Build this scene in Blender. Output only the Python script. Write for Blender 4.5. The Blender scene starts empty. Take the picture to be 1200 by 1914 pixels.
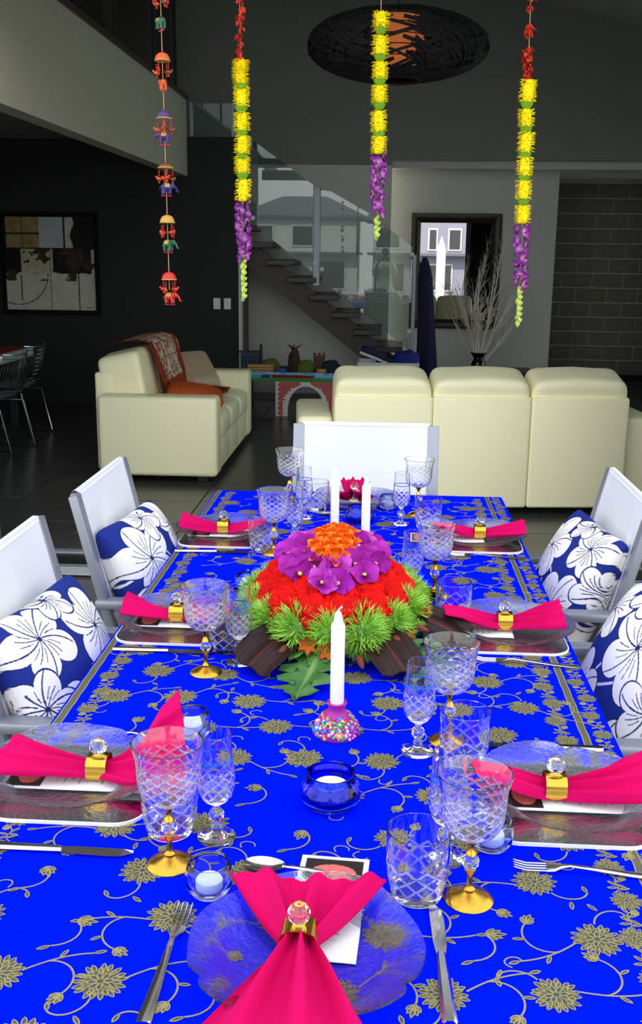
import bpy, bmesh, math, random
import numpy as np
from math import pi, sin, cos, radians
from mathutils import Vector, Matrix, Euler, noise

random.seed(7)
rng = np.random.default_rng(7)
SC = bpy.context.scene
COL = SC.collection

# ------------------------------------------------------------------ camera
YAW, PITCH, ROLL, FPX = radians(3.30), radians(13.95), radians(0.68), 1950.0
cam_d = bpy.data.cameras.new('camera')
cam = bpy.data.objects.new('camera', cam_d)
COL.objects.link(cam)
fw = Vector((-sin(YAW) * cos(PITCH), cos(YAW) * cos(PITCH), -sin(PITCH)))
rt = Vector((cos(YAW), sin(YAW), 0))
up = rt.cross(fw)
R2 = cos(ROLL) * rt + sin(ROLL) * up
U2 = -sin(ROLL) * rt + cos(ROLL) * up
m = Matrix((R2, U2, -fw)).transposed().to_4x4()
m.translation = Vector((0, 0, 1.63))
cam.matrix_world = m
cam_d.sensor_fit = 'VERTICAL'
cam_d.sensor_height = 36.0
cam_d.lens = FPX / 1914.0 * 36.0
cam_d.clip_start = 0.02
cam_d.clip_end = 400
cam_d.dof.use_dof = True
cam_d.dof.focus_distance = 2.3
cam_d.dof.aperture_fstop = 32
SC.camera = cam

# ------------------------------------------------------------------ world, sun, exposure
SKY_STRENGTH = 2.35
SUN_STRENGTH = 4.5
w = bpy.data.worlds.new('sky')
SC.world = w
w.use_nodes = True
nt = w.node_tree
nt.nodes.clear()
out = nt.nodes.new('ShaderNodeOutputWorld')
bg = nt.nodes.new('ShaderNodeBackground')
tc = nt.nodes.new('ShaderNodeTexCoord')
sx = nt.nodes.new('ShaderNodeSeparateXYZ')
rp = nt.nodes.new('ShaderNodeValToRGB')
nz = nt.nodes.new('ShaderNodeTexNoise')
nz.inputs['Scale'].default_value = 2.2
nz.inputs['Detail'].default_value = 5
cr = nt.nodes.new('ShaderNodeValToRGB')
cr.color_ramp.elements[0].position = 0.45
cr.color_ramp.elements[1].position = 0.7
mx = nt.nodes.new('ShaderNodeMix')
mx.data_type = 'RGBA'
mx.inputs['B'].default_value = (1.0, 1.0, 1.0, 1)
rp.color_ramp.elements[0].position = 0.0
rp.color_ramp.elements[0].color = (1.0, 0.985, 0.96, 1)
rp.color_ramp.elements[1].position = 0.7
rp.color_ramp.elements[1].color = (0.76, 0.86, 1.0, 1)
nt.links.new(tc.outputs['Generated'], sx.inputs[0])
nt.links.new(sx.outputs['Z'], rp.inputs[0])
nt.links.new(tc.outputs['Generated'], nz.inputs['Vector'])
nt.links.new(nz.outputs['Fac'], cr.inputs[0])
nt.links.new(cr.outputs[0], mx.inputs['Factor'])
nt.links.new(rp.outputs[0], mx.inputs['A'])
nt.links.new(mx.outputs['Result'], bg.inputs['Color'])
bg.inputs['Strength'].default_value = SKY_STRENGTH
nt.links.new(bg.outputs[0], out.inputs[0])

sun_d = bpy.data.lights.new('sun', 'SUN')
sun_d.energy = SUN_STRENGTH
sun_d.angle = radians(1.0)
sun_d.color = (1.0, 0.95, 0.86)
sun = bpy.data.objects.new('sun', sun_d)
COL.objects.link(sun)
sun.location = (0, 20, 20)
sun.rotation_euler = Vector((0.25, -0.72, -0.65)).to_track_quat('-Z', 'Y').to_euler()

SC.view_settings.view_transform = 'Standard'
SC.view_settings.look = 'None'
SC.view_settings.exposure = 0.0
SC.view_settings.gamma = 1.0
SC.view_settings.use_curve_mapping = False
SC.cycles.use_denoising = True
SC.cycles.max_bounces = 14
SC.cycles.transmission_bounces = 12
SC.cycles.transparent_max_bounces = 16
SC.cycles.diffuse_bounces = 5
SC.cycles.glossy_bounces = 6
SC.cycles.sample_clamp_indirect = 6.0

# ------------------------------------------------------------------ helpers
def lin(c):
    c = np.asarray(c, float) / 255.0
    return np.where(c <= 0.04045, c / 12.92, ((c + 0.055) / 1.055) ** 2.4)

def mat(name, col=None, rough=0.5, metal=0.0, spec=0.5, bump=None, trans=0.0, ior=1.5, attr=False, vary=None, emit=None, coat=0.0, sheen=0.0, sss=0.0):
    """Principled material. bump=(scale, strength, distance); vary=(scale, second colour); attr reads the colour attribute."""
    M = bpy.data.materials.new(name)
    M.use_nodes = True
    t = M.node_tree
    b = t.nodes['Principled BSDF']
    if col is not None:
        b.inputs['Base Color'].default_value = (*lin(col), 1)
    b.inputs['Roughness'].default_value = rough
    b.inputs['Metallic'].default_value = metal
    b.inputs['Specular IOR Level'].default_value = spec
    b.inputs['Transmission Weight'].default_value = trans
    b.inputs['IOR'].default_value = ior
    b.inputs['Coat Weight'].default_value = coat
    b.inputs['Sheen Weight'].default_value = sheen
    if sss:
        b.inputs['Subsurface Weight'].default_value = sss
        b.inputs['Subsurface Radius'].default_value = (0.01, 0.008, 0.006)
    if emit:
        b.inputs['Emission Color'].default_value = (*lin(emit[0]), 1)
        b.inputs['Emission Strength'].default_value = emit[1]
    if attr:
        a = t.nodes.new('ShaderNodeAttribute')
        a.attribute_name = 'Col'
        t.links.new(a.outputs['Color'], b.inputs['Base Color'])
    if vary or bump:
        co = t.nodes.new('ShaderNodeTexCoord')
    if vary:
        n = t.nodes.new('ShaderNodeTexNoise')
        n.inputs['Scale'].default_value = vary[0]
        n.inputs['Detail'].default_value = 6
        t.links.new(co.outputs['Object'], n.inputs['Vector'])
        r = t.nodes.new('ShaderNodeValToRGB')
        r.color_ramp.elements[0].position = 0.35
        r.color_ramp.elements[1].position = 0.7
        r.color_ramp.elements[0].color = (*lin(col), 1)
        r.color_ramp.elements[1].color = (*lin(vary[1]), 1)
        t.links.new(n.outputs['Fac'], r.inputs[0])
        t.links.new(r.outputs[0], b.inputs['Base Color'])
    if bump:
        n = t.nodes.new('ShaderNodeTexNoise')
        n.inputs['Scale'].default_value = bump[0]
        n.inputs['Detail'].default_value = 4
        t.links.new(co.outputs['Object'], n.inputs['Vector'])
        bp = t.nodes.new('ShaderNodeBump')
        bp.inputs['Strength'].default_value = bump[1]
        bp.inputs['Distance'].default_value = bump[2] if len(bump) > 2 else 0.01
        t.links.new(n.outputs['Fac'], bp.inputs['Height'])
        t.links.new(bp.outputs[0], b.inputs['Normal'])
    return M

def thin_glass(name, tint=(235, 240, 240), rough=0.0, ior=1.5):
    M = bpy.data.materials.new(name)
    M.use_nodes = True
    t = M.node_tree
    t.nodes.clear()
    o = t.nodes.new('ShaderNodeOutputMaterial')
    tr = t.nodes.new('ShaderNodeBsdfTransparent')
    tr.inputs[0].default_value = (*lin(tint), 1)
    g = t.nodes.new('ShaderNodeBsdfAnisotropic')
    g.inputs['Roughness'].default_value = rough
    f = t.nodes.new('ShaderNodeFresnel')
    f.inputs[0].default_value = ior
    mx = t.nodes.new('ShaderNodeMixShader')
    t.links.new(f.outputs[0], mx.inputs[0])
    t.links.new(tr.outputs[0], mx.inputs[1])
    t.links.new(g.outputs[0], mx.inputs[2])
    t.links.new(mx.outputs[0], o.inputs[0])
    return M

class MB:
    """collects vertices and faces; build() links them as ONE mesh object"""
    def __init__(s):
        s.v, s.f, s.m, s.c = [], [], [], []
        s.n = 0
        s.has_col = False
    def add(s, V, F, mi=0, M=None, col=None):
        V = np.asarray(V, float).reshape(-1, 3)
        if M is not None:
            A = np.array(M)
            V = V @ A[:3, :3].T + A[:3, 3]
        s.v.append(V)
        n = s.n
        s.f.extend([[i + n for i in f] for f in F])
        s.m.extend([mi] * len(F))
        if col is None:
            s.c.append(np.ones((len(V), 3)))
        else:
            s.has_col = True
            col = np.asarray(col, float)
            s.c.append(np.tile(col, (len(V), 1)) if col.ndim == 1 else col)
        s.n += len(V)
        return s
    def mesh(s, name, mats, smooth=True, angle=40):
        me = bpy.data.meshes.new(name)
        me.from_pydata(np.concatenate(s.v).tolist(), [], s.f)
        mats = mats if isinstance(mats, (list, tuple)) else [mats]
        for x in mats:
            me.materials.append(x)
        if len(mats) > 1:
            me.polygons.foreach_set('material_index', s.m)
        if s.has_col:
            a = me.color_attributes.new('Col', 'FLOAT_COLOR', 'POINT')
            c = np.concatenate(s.c)
            a.data.foreach_set('color', np.concatenate([c, np.ones((len(c), 1))], 1).astype(np.float32).ravel())
        if smooth:
            me.polygons.foreach_set('use_smooth', [True] * len(me.polygons))
            if angle:
                me.set_sharp_from_angle(angle=radians(angle))
        me.update()
        return me
    def build(s, name, mats, parent=None, loc=None, rot=None, smooth=True, angle=40):
        return put(name, s.mesh(name, mats, smooth, angle), parent, loc, rot)

def put(name, me, parent=None, loc=None, rot=None, scale=None):
    o = bpy.data.objects.new(name, me)
    COL.objects.link(o)
    if parent is not None:
        o.parent = parent
    if loc is not None:
        o.location = loc
    if rot is not None:
        o.rotation_euler = rot
    if scale is not None:
        o.scale = scale if hasattr(scale, '__len__') else (scale,) * 3
    return o

def tag(o, label, cat, group=None):
    o['label'] = label
    o['category'] = cat
    if group:
        o['group'] = group
    return o

def thing(name, label, cat, loc=(0, 0, 0), rz=0.0, group=None):
    o = put(name, None, None, loc, (0, 0, rz))
    return tag(o, label, cat, group)

def struct(o):
    o['kind'] = 'structure'
    return o

def copy_tree(o, parent=None):
    c = o.copy()
    COL.objects.link(c)
    if parent is not None:
        c.parent = parent
    for ch in KIDS.get(o.name, [x for x in o.children]):
        copy_tree(ch, c)
    return c
KIDS = {}

def TR(loc=(0, 0, 0), rot=(0, 0, 0), sc=(1, 1, 1)):
    return Matrix.LocRotScale(Vector(loc), Euler(rot), Vector(sc if hasattr(sc, '__len__') else (sc,) * 3))

def box_vf(sx, sy, sz, r=0.0, seg=2):
    """box centred on the origin, edges rounded with radius r"""
    bm = bmesh.new()
    bmesh.ops.create_cube(bm, size=1.0)
    for v in bm.verts:
        v.co = Vector((v.co.x * sx, v.co.y * sy, v.co.z * sz))
    if r > 0:
        bmesh.ops.bevel(bm, geom=list(bm.edges), offset=min(r, 0.49 * min(sx, sy, sz)), segments=seg, profile=0.5, affect='EDGES')
    bm.verts.index_update()
    V = [tuple(v.co) for v in bm.verts]
    F = [[v.index for v in f.verts] for f in bm.faces]
    bm.free()
    return V, F

def box(mb, x0, x1, y0, y1, z0, z1, r=0.0, seg=2, mi=0, M=None, col=None):
    V, F = box_vf(x1 - x0, y1 - y0, z1 - z0, r, seg)
    V = np.array(V) + ((x0 + x1) / 2, (y0 + y1) / 2, (z0 + z1) / 2)
    return mb.add(V, F, mi, M, col)

def frame_of(d):
    d = Vector(d).normalized()
    a = Vector((0, 0, 1)) if abs(d.z) < 0.95 else Vector((1, 0, 0))
    s = d.cross(a).normalized()
    return s, s.cross(d).normalized()

def bar(mb, p0, p1, wd, ht, r=0.0, mi=0, M=None):
    """rectangular bar from p0 to p1"""
    p0, p1 = Vector(p0), Vector(p1)
    d = p1 - p0
    s, u = frame_of(d)
    B = Matrix((s, d.normalized(), u)).transposed().to_4x4()
    B.translation = (p0 + p1) / 2
    V, F = box_vf(wd, d.length, ht, r, 2)
    mb.add(V, F, mi, (M @ B) if M is not None else B)

def tube(mb, pts, rad, n=8, mi=0, M=None, cap=True, col=None):
    """tube along a polyline; rad is a number or one per point"""
    pts = [Vector(p) for p in pts]
    k = len(pts)
    rad = [rad] * k if not hasattr(rad, '__len__') else rad
    V, F = [], []
    s = None
    for i, p in enumerate(pts):
        d = (pts[min(i + 1, k - 1)] - pts[max(i - 1, 0)])
        d = d.normalized() if d.length > 1e-9 else Vector((0, 0, 1))
        if s is None:
            s, u = frame_of(d)
        else:
            s = (s - d * s.dot(d)).normalized()
            u = s.cross(d)
        for j in range(n):
            a = 2 * pi * j / n
            V.append(p + (s * cos(a) + u * sin(a)) * rad[i])
    for i in range(k - 1):
        for j in range(n):
            F.append([i * n + j, i * n + (j + 1) % n, (i + 1) * n + (j + 1) % n, (i + 1) * n + j])
    if cap:
        F.append(list(range(n))[::-1])
        F.append([(k - 1) * n + j for j in range(n)])
    return mb.add([tuple(v) for v in V], F, mi, M, col)

def lathe(mb, prof, n=32, mi=0, M=None, mod=None, col=None):
    """revolve (r, z) points round z; r = 0 ends close; mod(k, theta, r, z) -> (r, z)"""
    V, F, rows = [], [], []
    for k, (r, z) in enumerate(prof):
        if r < 1e-7:
            rows.append([len(V)] * n)
            V.append((0, 0, z))
        else:
            row = []
            for j in range(n):
                t = 2 * pi * j / n
                rr, zz = mod(k, t, r, z) if mod else (r, z)
                row.append(len(V))
                V.append((rr * cos(t), rr * sin(t), zz))
            rows.append(row)
    for a, b in zip(rows[:-1], rows[1:]):
        for j in range(n):
            q = [a[j], a[(j + 1) % n], b[(j + 1) % n], b[j]]
            q = [x for i, x in enumerate(q) if x not in q[:i]]
            if len(q) > 2:
                F.append(q)
    return mb.add(V, F, mi, M, col)

def grid(mb, fn, nu, nv, mi=0, M=None, colfn=None, flip=False, wrap_u=False):
    """surface fn(U, V) on arrays in 0..1; returns (.., 3)"""
    us = np.linspace(0, 1, nu + 1)[:(nu if wrap_u else nu + 1)]
    vs = np.linspace(0, 1, nv + 1)
    U, Vv = np.meshgrid(us, vs, indexing='ij')
    P = np.stack(fn(U, Vv), -1).reshape(-1, 3)
    a = len(us)
    b = nv + 1
    F = []
    for i in range(nu):
        i2 = (i + 1) % a
        for j in range(nv):
            q = [i * b + j, i2 * b + j, i2 * b + j + 1, i * b + j + 1]
            F.append(q[::-1] if flip else q)
    c = None if colfn is None else lin(colfn(U.ravel(), Vv.ravel()))
    return mb.add(P, F, mi, M, c)

def superell(mb, sx, sy, sz, e1=0.35, e2=0.35, nu=28, nv=18, mi=0, M=None, col=None, puff=None):
    """rounded cushion shape with half sizes sx, sy, sz"""
    def p(a, e):
        return np.sign(a) * np.abs(a) ** e
    th = np.linspace(0, 2 * pi, nu, endpoint=False)
    ph = np.linspace(-pi / 2, pi / 2, nv + 1)
    V = []
    for h in ph:
        ce, se = p(np.cos(h), e1), p(np.sin(h), e1)
        V.append(np.stack([sx * ce * p(np.cos(th), e2), sy * ce * p(np.sin(th), e2), np.full(nu, sz * se)], -1))
    V = np.concatenate(V)
    if puff is not None:
        V = puff(V)
    F = []
    for i in range(nv):
        for j in range(nu):
            F.append([i * nu + j, i * nu + (j + 1) % nu, (i + 1) * nu + (j + 1) % nu, (i + 1) * nu + j])
    return mb.add(V, F, mi, M, col)

def poly_prism(mb, pts, axis_pts, mi=0, M=None):
    """extrude a 3-D polygon by a vector"""
    n = len(pts)
    e = np.array(axis_pts, float)
    P = np.array(pts, float)
    V = np.concatenate([P, P + e])
    F = [list(range(n))[::-1], [n + i for i in range(n)]]
    for i in range(n):
        F.append([i, (i + 1) % n, n + (i + 1) % n, n + i])
    return mb.add(V, F, mi, M)

def fbm(x, y, s=1.0, o=4, seed=0.0):
    """cheap vector value noise, 0..1"""
    r = np.zeros_like(x, dtype=float)
    a, tot = 1.0, 0.0
    for k in range(o):
        X, Y = x * s + seed * 7.3 + k * 19.1, y * s + seed * 3.1 + k * 7.7
        xi, yi = np.floor(X), np.floor(Y)
        fx, fy = X - xi, Y - yi
        fx, fy = fx * fx * (3 - 2 * fx), fy * fy * (3 - 2 * fy)
        def h(i, j):
            q = np.sin(i * 127.1 + j * 311.7) * 43758.5453
            return q - np.floor(q)
        r += a * ((h(xi, yi) * (1 - fx) + h(xi + 1, yi) * fx) * (1 - fy) + (h(xi, yi + 1) * (1 - fx) + h(xi + 1, yi + 1) * fx) * fy)
        tot += a
        a *= 0.5
        s *= 2
    return r / tot

# ------------------------------------------------------------------ materials
M_dark = mat('charcoal_paint', (20, 23, 21), 0.7, bump=(60, 0.05, 0.002))
M_wall = mat('grey_beige_paint', (138, 138, 128), 0.85, bump=(60, 0.05, 0.002))
M_white_wall = mat('pale_grey_paint', (214, 212, 204), 0.85, bump=(60, 0.05, 0.002))
M_bulk = mat('off_white_paint', (168, 166, 146), 0.85, bump=(60, 0.05, 0.002))
M_ceil = mat('ceiling_paint', (205, 205, 200), 0.9)
M_tile = mat('dark_polished_tile', (58, 57, 55), 0.28, bump=(9, 0.02, 0.002), vary=(3, (66, 65, 62)))
M_grout = mat('dark_grout', (40, 40, 40), 0.9)
M_patio = mat('grey_patio_tile', (70, 70, 73), 0.6, bump=(30, 0.1, 0.003), vary=(5, (80, 80, 82)))
M_block = mat('grey_concrete_block', (100, 97, 86), 0.95, bump=(90, 0.5, 0.004), vary=(14, (112, 108, 96)))
M_mortar = mat('pale_mortar', (170, 167, 156), 0.95)
M_alu = mat('brushed_aluminium', (150, 154, 162), 0.42, 0.6, bump=(200, 0.03, 0.001))
M_alu_dark = mat('dark_aluminium', (30, 31, 33), 0.4, 0.5)
M_black = mat('black_lacquer', (8, 8, 9), 0.12, coat=0.5)
M_blackmat = mat('black_fibre', (9, 8, 8), 0.75)
M_wood = mat('dark_stained_wood', (58, 40, 34), 0.45, bump=(40, 0.1, 0.002), vary=(12, (70, 48, 40)))
M_tread = mat('dark_stair_tread', (52, 46, 44), 0.4, bump=(40, 0.1, 0.002))
M_leather = mat('cream_leather', (250, 245, 202), 0.42, bump=(45, 0.12, 0.004))
M_sling = mat('white_mesh_fabric', (228, 229, 230), 0.8, bump=(700, 0.5, 0.001))
M_cloth = mat('blue_cotton', (0, 22, 248), 1.0, spec=0.0, bump=(7, 0.25, 0.012))
M_gold_thread = mat('gold_thread', (156, 144, 92), 0.5, 0.2, bump=(900, 0.4, 0.001))
M_olive_fill = mat('dark_gold_fill', (74, 77, 76), 0.6, 0.1)
M_pink = mat('hot_pink_cotton', (202, 3, 90), 0.85, spec=0.1, bump=(260, 0.06, 0.001))
M_gold = mat('polished_gold', (214, 168, 62), 0.16, 1.0)
M_gold2 = mat('satin_gold', (206, 160, 60), 0.24, 1.0, bump=(40, 0.05, 0.001))
M_crystal = mat('crystal', (255, 255, 255), 0.0, trans=1.0, ior=1.5)
M_blueline = mat('blue_rim_line', (20, 110, 255), 0.25)
M_plate = mat('hammered_glass', (240, 243, 250), 0.12, trans=1.0, ior=1.45, bump=(130, 0.7, 0.003))
M_mirror = mat('silvered_mirror', (205, 205, 205), 0.06, 1.0, bump=(60, 0.03, 0.001))
M_mirror_edge = mat('polished_mirror_edge', (250, 250, 250), 0.2)
M_mirror_clean = mat('mirror_glass', (225, 225, 225), 0.0, 1.0)
M_steel = mat('stainless_steel', (200, 198, 194), 0.14, 1.0)
M_blueglass = mat('cobalt_glass', (40, 70, 235), 0.0, trans=1.0, ior=1.45)
M_paleblueglass = mat('pale_blue_glass', (218, 228, 254), 0.0, trans=1.0, ior=1.45)
M_wax = mat('white_wax', (250, 248, 240), 0.45, sss=0.3)
M_wick = mat('wick', (230, 225, 215), 0.9)
M_attr = mat('printed_fabric', None, 0.8, spec=0.2, attr=True, bump=(500, 0.1, 0.001))
M_attr_flat = mat('printed_surface', None, 0.6, spec=0.25, attr=True)
M_attr_gloss = mat('printed_card', None, 0.3, spec=0.4, attr=True)
M_petal = mat('flower_petal', None, 0.7, spec=0.12, attr=True)
M_leaf_dark = mat('dark_leaf_surface', None, 0.5, spec=0.25, attr=True)
M_leaf = mat('leaf_surface', None, 0.38, spec=0.45, attr=True)
M_orange_fab = mat('orange_cotton', (196, 82, 18), 0.75)
M_satin = mat('beige_satin', (170, 148, 120), 0.3, sheen=0.3, bump=(8, 0.5, 0.03))
M_thin = thin_glass('clear_pane', (228, 236, 236), ior=1.8)
M_chrome = mat('chrome_wire', (205, 210, 218), 0.15, 1.0)
M_navy = mat('navy_wool', (16, 20, 62), 0.85)
M_whiteplastic = mat('white_plastic', (225, 228, 230), 0.4)
M_lampglow = mat('lit_paper_shade', (190, 104, 52), 0.8, emit=((205, 110, 58), 0.55))
M_string = mat('cotton_string', (190, 160, 110), 0.9)
# ------------------------------------------------------------------ the room
YD = 5.40      # door line
def slab(name, x0, x1, y0, y1, z0, z1, m, parent=None):
    return struct(box(MB(), x0, x1, y0, y1, z0, z1).build(name, m, parent, smooth=False))

floor = slab('floor', -6.2, 3.8, YD - 0.05, 14.6, -0.14, -0.006, M_grout)
tl = box(MB(), -0.297, 0.297, -0.297, 0.297, -0.012, 0.0, 0.002, 1).mesh('floor_tile', M_tile)
for i in range(13):
    for j in range(15):
        put('floor_tile', tl, floor, (-4.5 + 0.6 * i, 5.85 + 0.6 * j, 0.0))
patio = slab('floor_patio', -7.0, 7.0, -4.0, YD - 0.05, -0.14, -0.008, M_grout)
pt = box(MB(), -0.297, 0.297, -0.297, 0.297, -0.012, 0.0, 0.002, 1).mesh('patio_tile', M_patio)
for i in range(10):
    for j in range(9):
        put('patio_tile', pt, patio, (-2.7 + 0.6 * i, -0.1 + 0.6 * j, 0.0))
ground = slab('floor_lawn', -60, 60, -14, -4.0, -0.3, -0.05, mat('pale_paving', (220, 214, 202), 0.9))
water = struct(box(MB(), -90, 90, -62, -14, -2.0, -1.5).build('canal_water', mat('canal_water', (52, 84, 92), 0.12, bump=(1.2, 0.3, 0.1)), smooth=False))

track = tag(put('door_track', None, None, (0, 0, 0)), 'silver sliding door track set in the floor between patio and lounge', 'door track')
for y, nm in ((5.47, 'rail'), (5.185, 'rail')):
    box(MB(), -2.3, 2.4, y - 0.03, y + 0.03, 0.0, 0.014, 0.003, 1).build(nm, M_alu, track)
box(MB(), -2.3, 2.4, 5.215, 5.44, 0.0, 0.004).build('channel', M_alu_dark, track)
box(MB(), -2.3, 2.4, 5.06, 5.155, 0.0, 0.008, 0.002, 1).build('sill_strip', mat('sill_grey', (150, 150, 150), 0.6), track)

# front wall, with the wide opening
slab('wall_front', -6.2, -5.4, YD - 0.1, YD + 0.1, -0.01, 6.5, M_dark)
slab('wall_front_left', -5.4, -2.16, YD - 0.1, YD + 0.1, 2.7, 6.5, M_dark)
wn = put('window_4', None); wn['kind'] = 'structure'  # added glazing, out of view, to brighten the side-on sofa
for x in (-5.37, -3.78, -2.19):
    box(MB(), x - .03, x + .03, YD - .05, YD + .05, 0, 2.7).build('window_frame', M_alu_dark, wn, smooth=False)
box(MB(), -5.4, -2.16, YD - .006, YD + .006, 0, 2.7).build('pane', M_thin, wn, smooth=False)
slab('wall_front_header', -2.16, 2.5, YD - 0.1, YD + 0.1, 2.95, 3.08, M_wall)
slab('wall_front_top', -2.16, 2.5, YD - 0.1, YD + 0.1, 5.4, 6.5, M_wall)
hi = put('window_1', None, None, (0, 0, 0))  # added clerestory, out of view, to light the upper back wall
hi['kind'] = 'structure'
for k in range(5):
    x = -2.13 + 1.15 * k
    box(MB(), x - .03, x + .03, YD - .05, YD + .05, 3.08, 5.4).build('mullion', M_alu_dark, hi, smooth=False)
    if k < 4:
        box(MB(), x + .03, x + 1.12, YD - .006, YD + .006, 3.08, 5.4).build('pane', M_thin, hi, smooth=False)
slab('wall_front_right', 2.5, 3.8, YD - 0.1, YD + 0.1, -0.01, 6.5, M_wall)
dl = struct(box(MB(), -2.16, -2.095, YD - 0.08, YD + 0.08, 0.0, 2.95, 0.004, 1).build('door_frame', M_alu, None))
stack = put('door_1', None, None, (0, 0, 0))
stack['kind'] = 'structure'
for k in range(3):
    y = YD - 0.12 + 0.09 * k
    x0 = 1.52 + 0.03 * k
    f = MB()
    for a, b in (((x0, y, 0.02), (x0, y, 2.94)), ((x0 + 0.95, y, 0.02), (x0 + 0.95, y, 2.94))):
        bar(f, a, b, 0.06, 0.045)
    bar(f, (x0, y, 0.05), (x0 + 0.95, y, 0.05), 0.045, 0.08)
    bar(f, (x0, y, 2.9), (x0 + 0.95, y, 2.9), 0.045, 0.08)
    f.build('sliding_panel', M_alu_dark, stack, smooth=False)
    box(MB(), x0 + 0.03, x0 + 0.92, y - 0.004, y + 0.004, 0.09, 2.86).build('pane', mat('tinted_pane_%d' % k, (20, 24, 30), 0.05, spec=0.6), stack, smooth=False)

# shell
slab('wall_left', -6.3, -6.1, YD, 14.6, -0.01, 6.5, M_dark)
for a, b, c, d in ((YD, 6.4, -.01, 6.5), (6.4, 12.2, -.01, .10), (6.4, 12.2, 2.75, 6.5), (12.2, 12.95, -.01, 6.5), (12.95, 14.0, -.01, .2), (12.95, 14.0, 2.4, 6.5), (14.0, 14.6, -.01, 6.5)):
    slab('wall_right', 3.7, 3.9, a, b, c, d, M_wall)
for n_, a, b, c, d in ((2, 6.4, 12.2, .10, 2.75), (3, 12.95, 14.0, .2, 2.4)):
    wn = put('window_%d' % n_, None); wn['kind'] = 'structure'  # unseen windows added to lift the light on niche and stair walls
    for y in (a + .03, (a + b) / 2, b - .03):
        box(MB(), 3.75, 3.85, y - .03, y + .03, c, d).build('window_frame', M_alu_dark, wn, smooth=False)
    box(MB(), 3.795, 3.805, a, b, c, d).build('pane', M_thin, wn, smooth=False)
c = MB()
poly_prism(c, [(-6.3, YD - 0.1, 6.05), (3.9, YD - 0.1, 3.80), (3.9, 14.6, 3.80), (-6.3, 14.6, 6.05)], (0, 0, 0.2))
struct(c.build('ceiling', M_ceil, smooth=False))
# unseen pergola, added open to let daylight in; garlands hang from its beam
pg = struct(put('trim_added_pergola', None))
for k in range(3):
    x = -2.1 + 2.1 * k
    box(MB(), x - .03, x + .03, 2.6, YD - .1, 3.02, 3.16).build('rafter', M_wood, pg, smooth=False)
slab('trim_patio_beam', -2.2, 2.4, 3.72, 3.88, 2.86, 3.02, M_wood)

# dark accent wall with the stair landing on top of it
slab('wall_accent', -6.1, -1.545, 11.2, 11.36, -0.01, 2.77, M_dark)
slab('trim_accent', -1.545, -1.525, 11.19, 11.37, 0.0, 2.77, M_white_wall)
slab('ceiling_dining', -6.1, -2.11, YD + 0.1, 11.2, 2.745, 2.86, M_wall)
# mezzanine balustrade wall (runs from the opening back to the accent wall)
slab('wall_mezzanine', -2.20, -2.07, YD + 0.1, 11.2, 2.385, 3.125, M_bulk)
slab('trim_mezzanine_cap', -2.23, -2.05, YD + 0.1, 11.22, 3.125, 3.165, M_wood)
# back walls
slab('wall_back', -6.1, 0.045, 12.45, 12.6, -0.01, 6.4, M_wall)
slab('wall_back_upper', 0.045, 3.7, 12.45, 12.6, 2.665, 6.2, M_wall)
slab('ceiling_niche', 0.045, 3.9, 12.55, 14.7, 2.58, 2.80, M_ceil)
slab('wall_mirror', 0.045, 2.0, 12.9, 13.05, -0.01, 2.58, M_white_wall)
slab('wall_niche_side', 1.985, 2.0, 13.05, 14.2, -0.01, 2.58, M_wall)
slab('wall_understair', -1.6, 0.044, 12.43, 12.45, 0.0, 2.6, M_white_wall)
slab('baseboard_block', 2.0, 3.7, 14.17, 14.2, 0.0, 0.1, M_alu_dark)

# block wall
bw = slab('wall_block', 2.0, 3.7, 14.176, 14.4, -0.01, 2.58, M_mortar)
bl = box(MB(), -0.195, 0.195, -0.03, 0.03, -0.0875, 0.0875, 0.004, 1).mesh('block', M_block)
for j in range(13):
    z = 0.1 + 0.0925 + 0.1875 * j
    for i in range(5):
        x = 2.10 + 0.4 * i + (0.2 if j % 2 else 0.0)
        if x > 3.6 or z > 2.5:
            continue
        b = put('block', bl, bw, (x, 14.2 + random.uniform(-0.002, 0.002), z))

# mezzanine glass and posts
mg = thing('mezzanine_balustrade', 'glass panels on slim posts above the pale mezzanine wall', 'balustrade')
for y in (7.2, 8.6, 10.0, 11.0):
    bar(mb := MB(), (-2.14, y, 3.165), (-2.14, y, 4.15), 0.035, 0.035)
    mb.build('post', M_alu_dark, mg)
for a, b in ((5.6, 7.16), (7.24, 8.56), (8.64, 9.96), (10.04, 10.96)):
    box(MB(), -2.146, -2.134, a, b, 3.2, 4.1).build('glass_panel', M_thin, mg, smooth=False)
lg = thing('landing_balustrade', 'small glass balustrade on top of the charcoal wall beside the garland', 'balustrade')
box(MB(), -2.05, -1.62, 11.27, 11.28, 2.79, 3.10).build('glass_panel', M_thin, lg, smooth=False)
for x in (-1.60, -2.03):
    box(MB(), x - 0.018, x + 0.018, 11.255, 11.295, 2.77, 3.11, 0.003, 1).build('post', M_alu, lg)

# ------------------------------------------------------------------ stair
stair = thing('staircase', 'dark timber staircase rising behind the sofas to the landing', 'staircase')
RISE, RUN = 0.181, 0.236
sx0, sz0 = -1.37, 1.735
for k in range(-6, 8):
    x = sx0 + RUN * k
    z = sz0 - RISE * k
    box(MB(), x - 0.15, x + 0.16, 11.41, 12.42, z - 0.06, z, 0.006, 1).build('tread', M_tread, stair)
def zl(x):
    return 1.735 - (x + 1.37) * RISE / RUN
s = MB()
poly_prism(s, [(-2.9, 11.58, zl(-2.9) - 0.06), (0.5, 11.58, zl(0.5) - 0.06), (0.5, 11.58, 0.0), (0.33, 11.58, 0.0), (0.1, 11.58, zl(0.1) - 0.36), (-2.9, 11.58, zl(-2.9) - 0.36)], (0, 0.09, 0))
s.build('stringer', M_wood, stair, smooth=False)
box(MB(), 0.44, 0.98, 11.30, 12.42, 0.0, 0.28, 0.006, 1).build('bottom_step', M_tread, stair)

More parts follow.
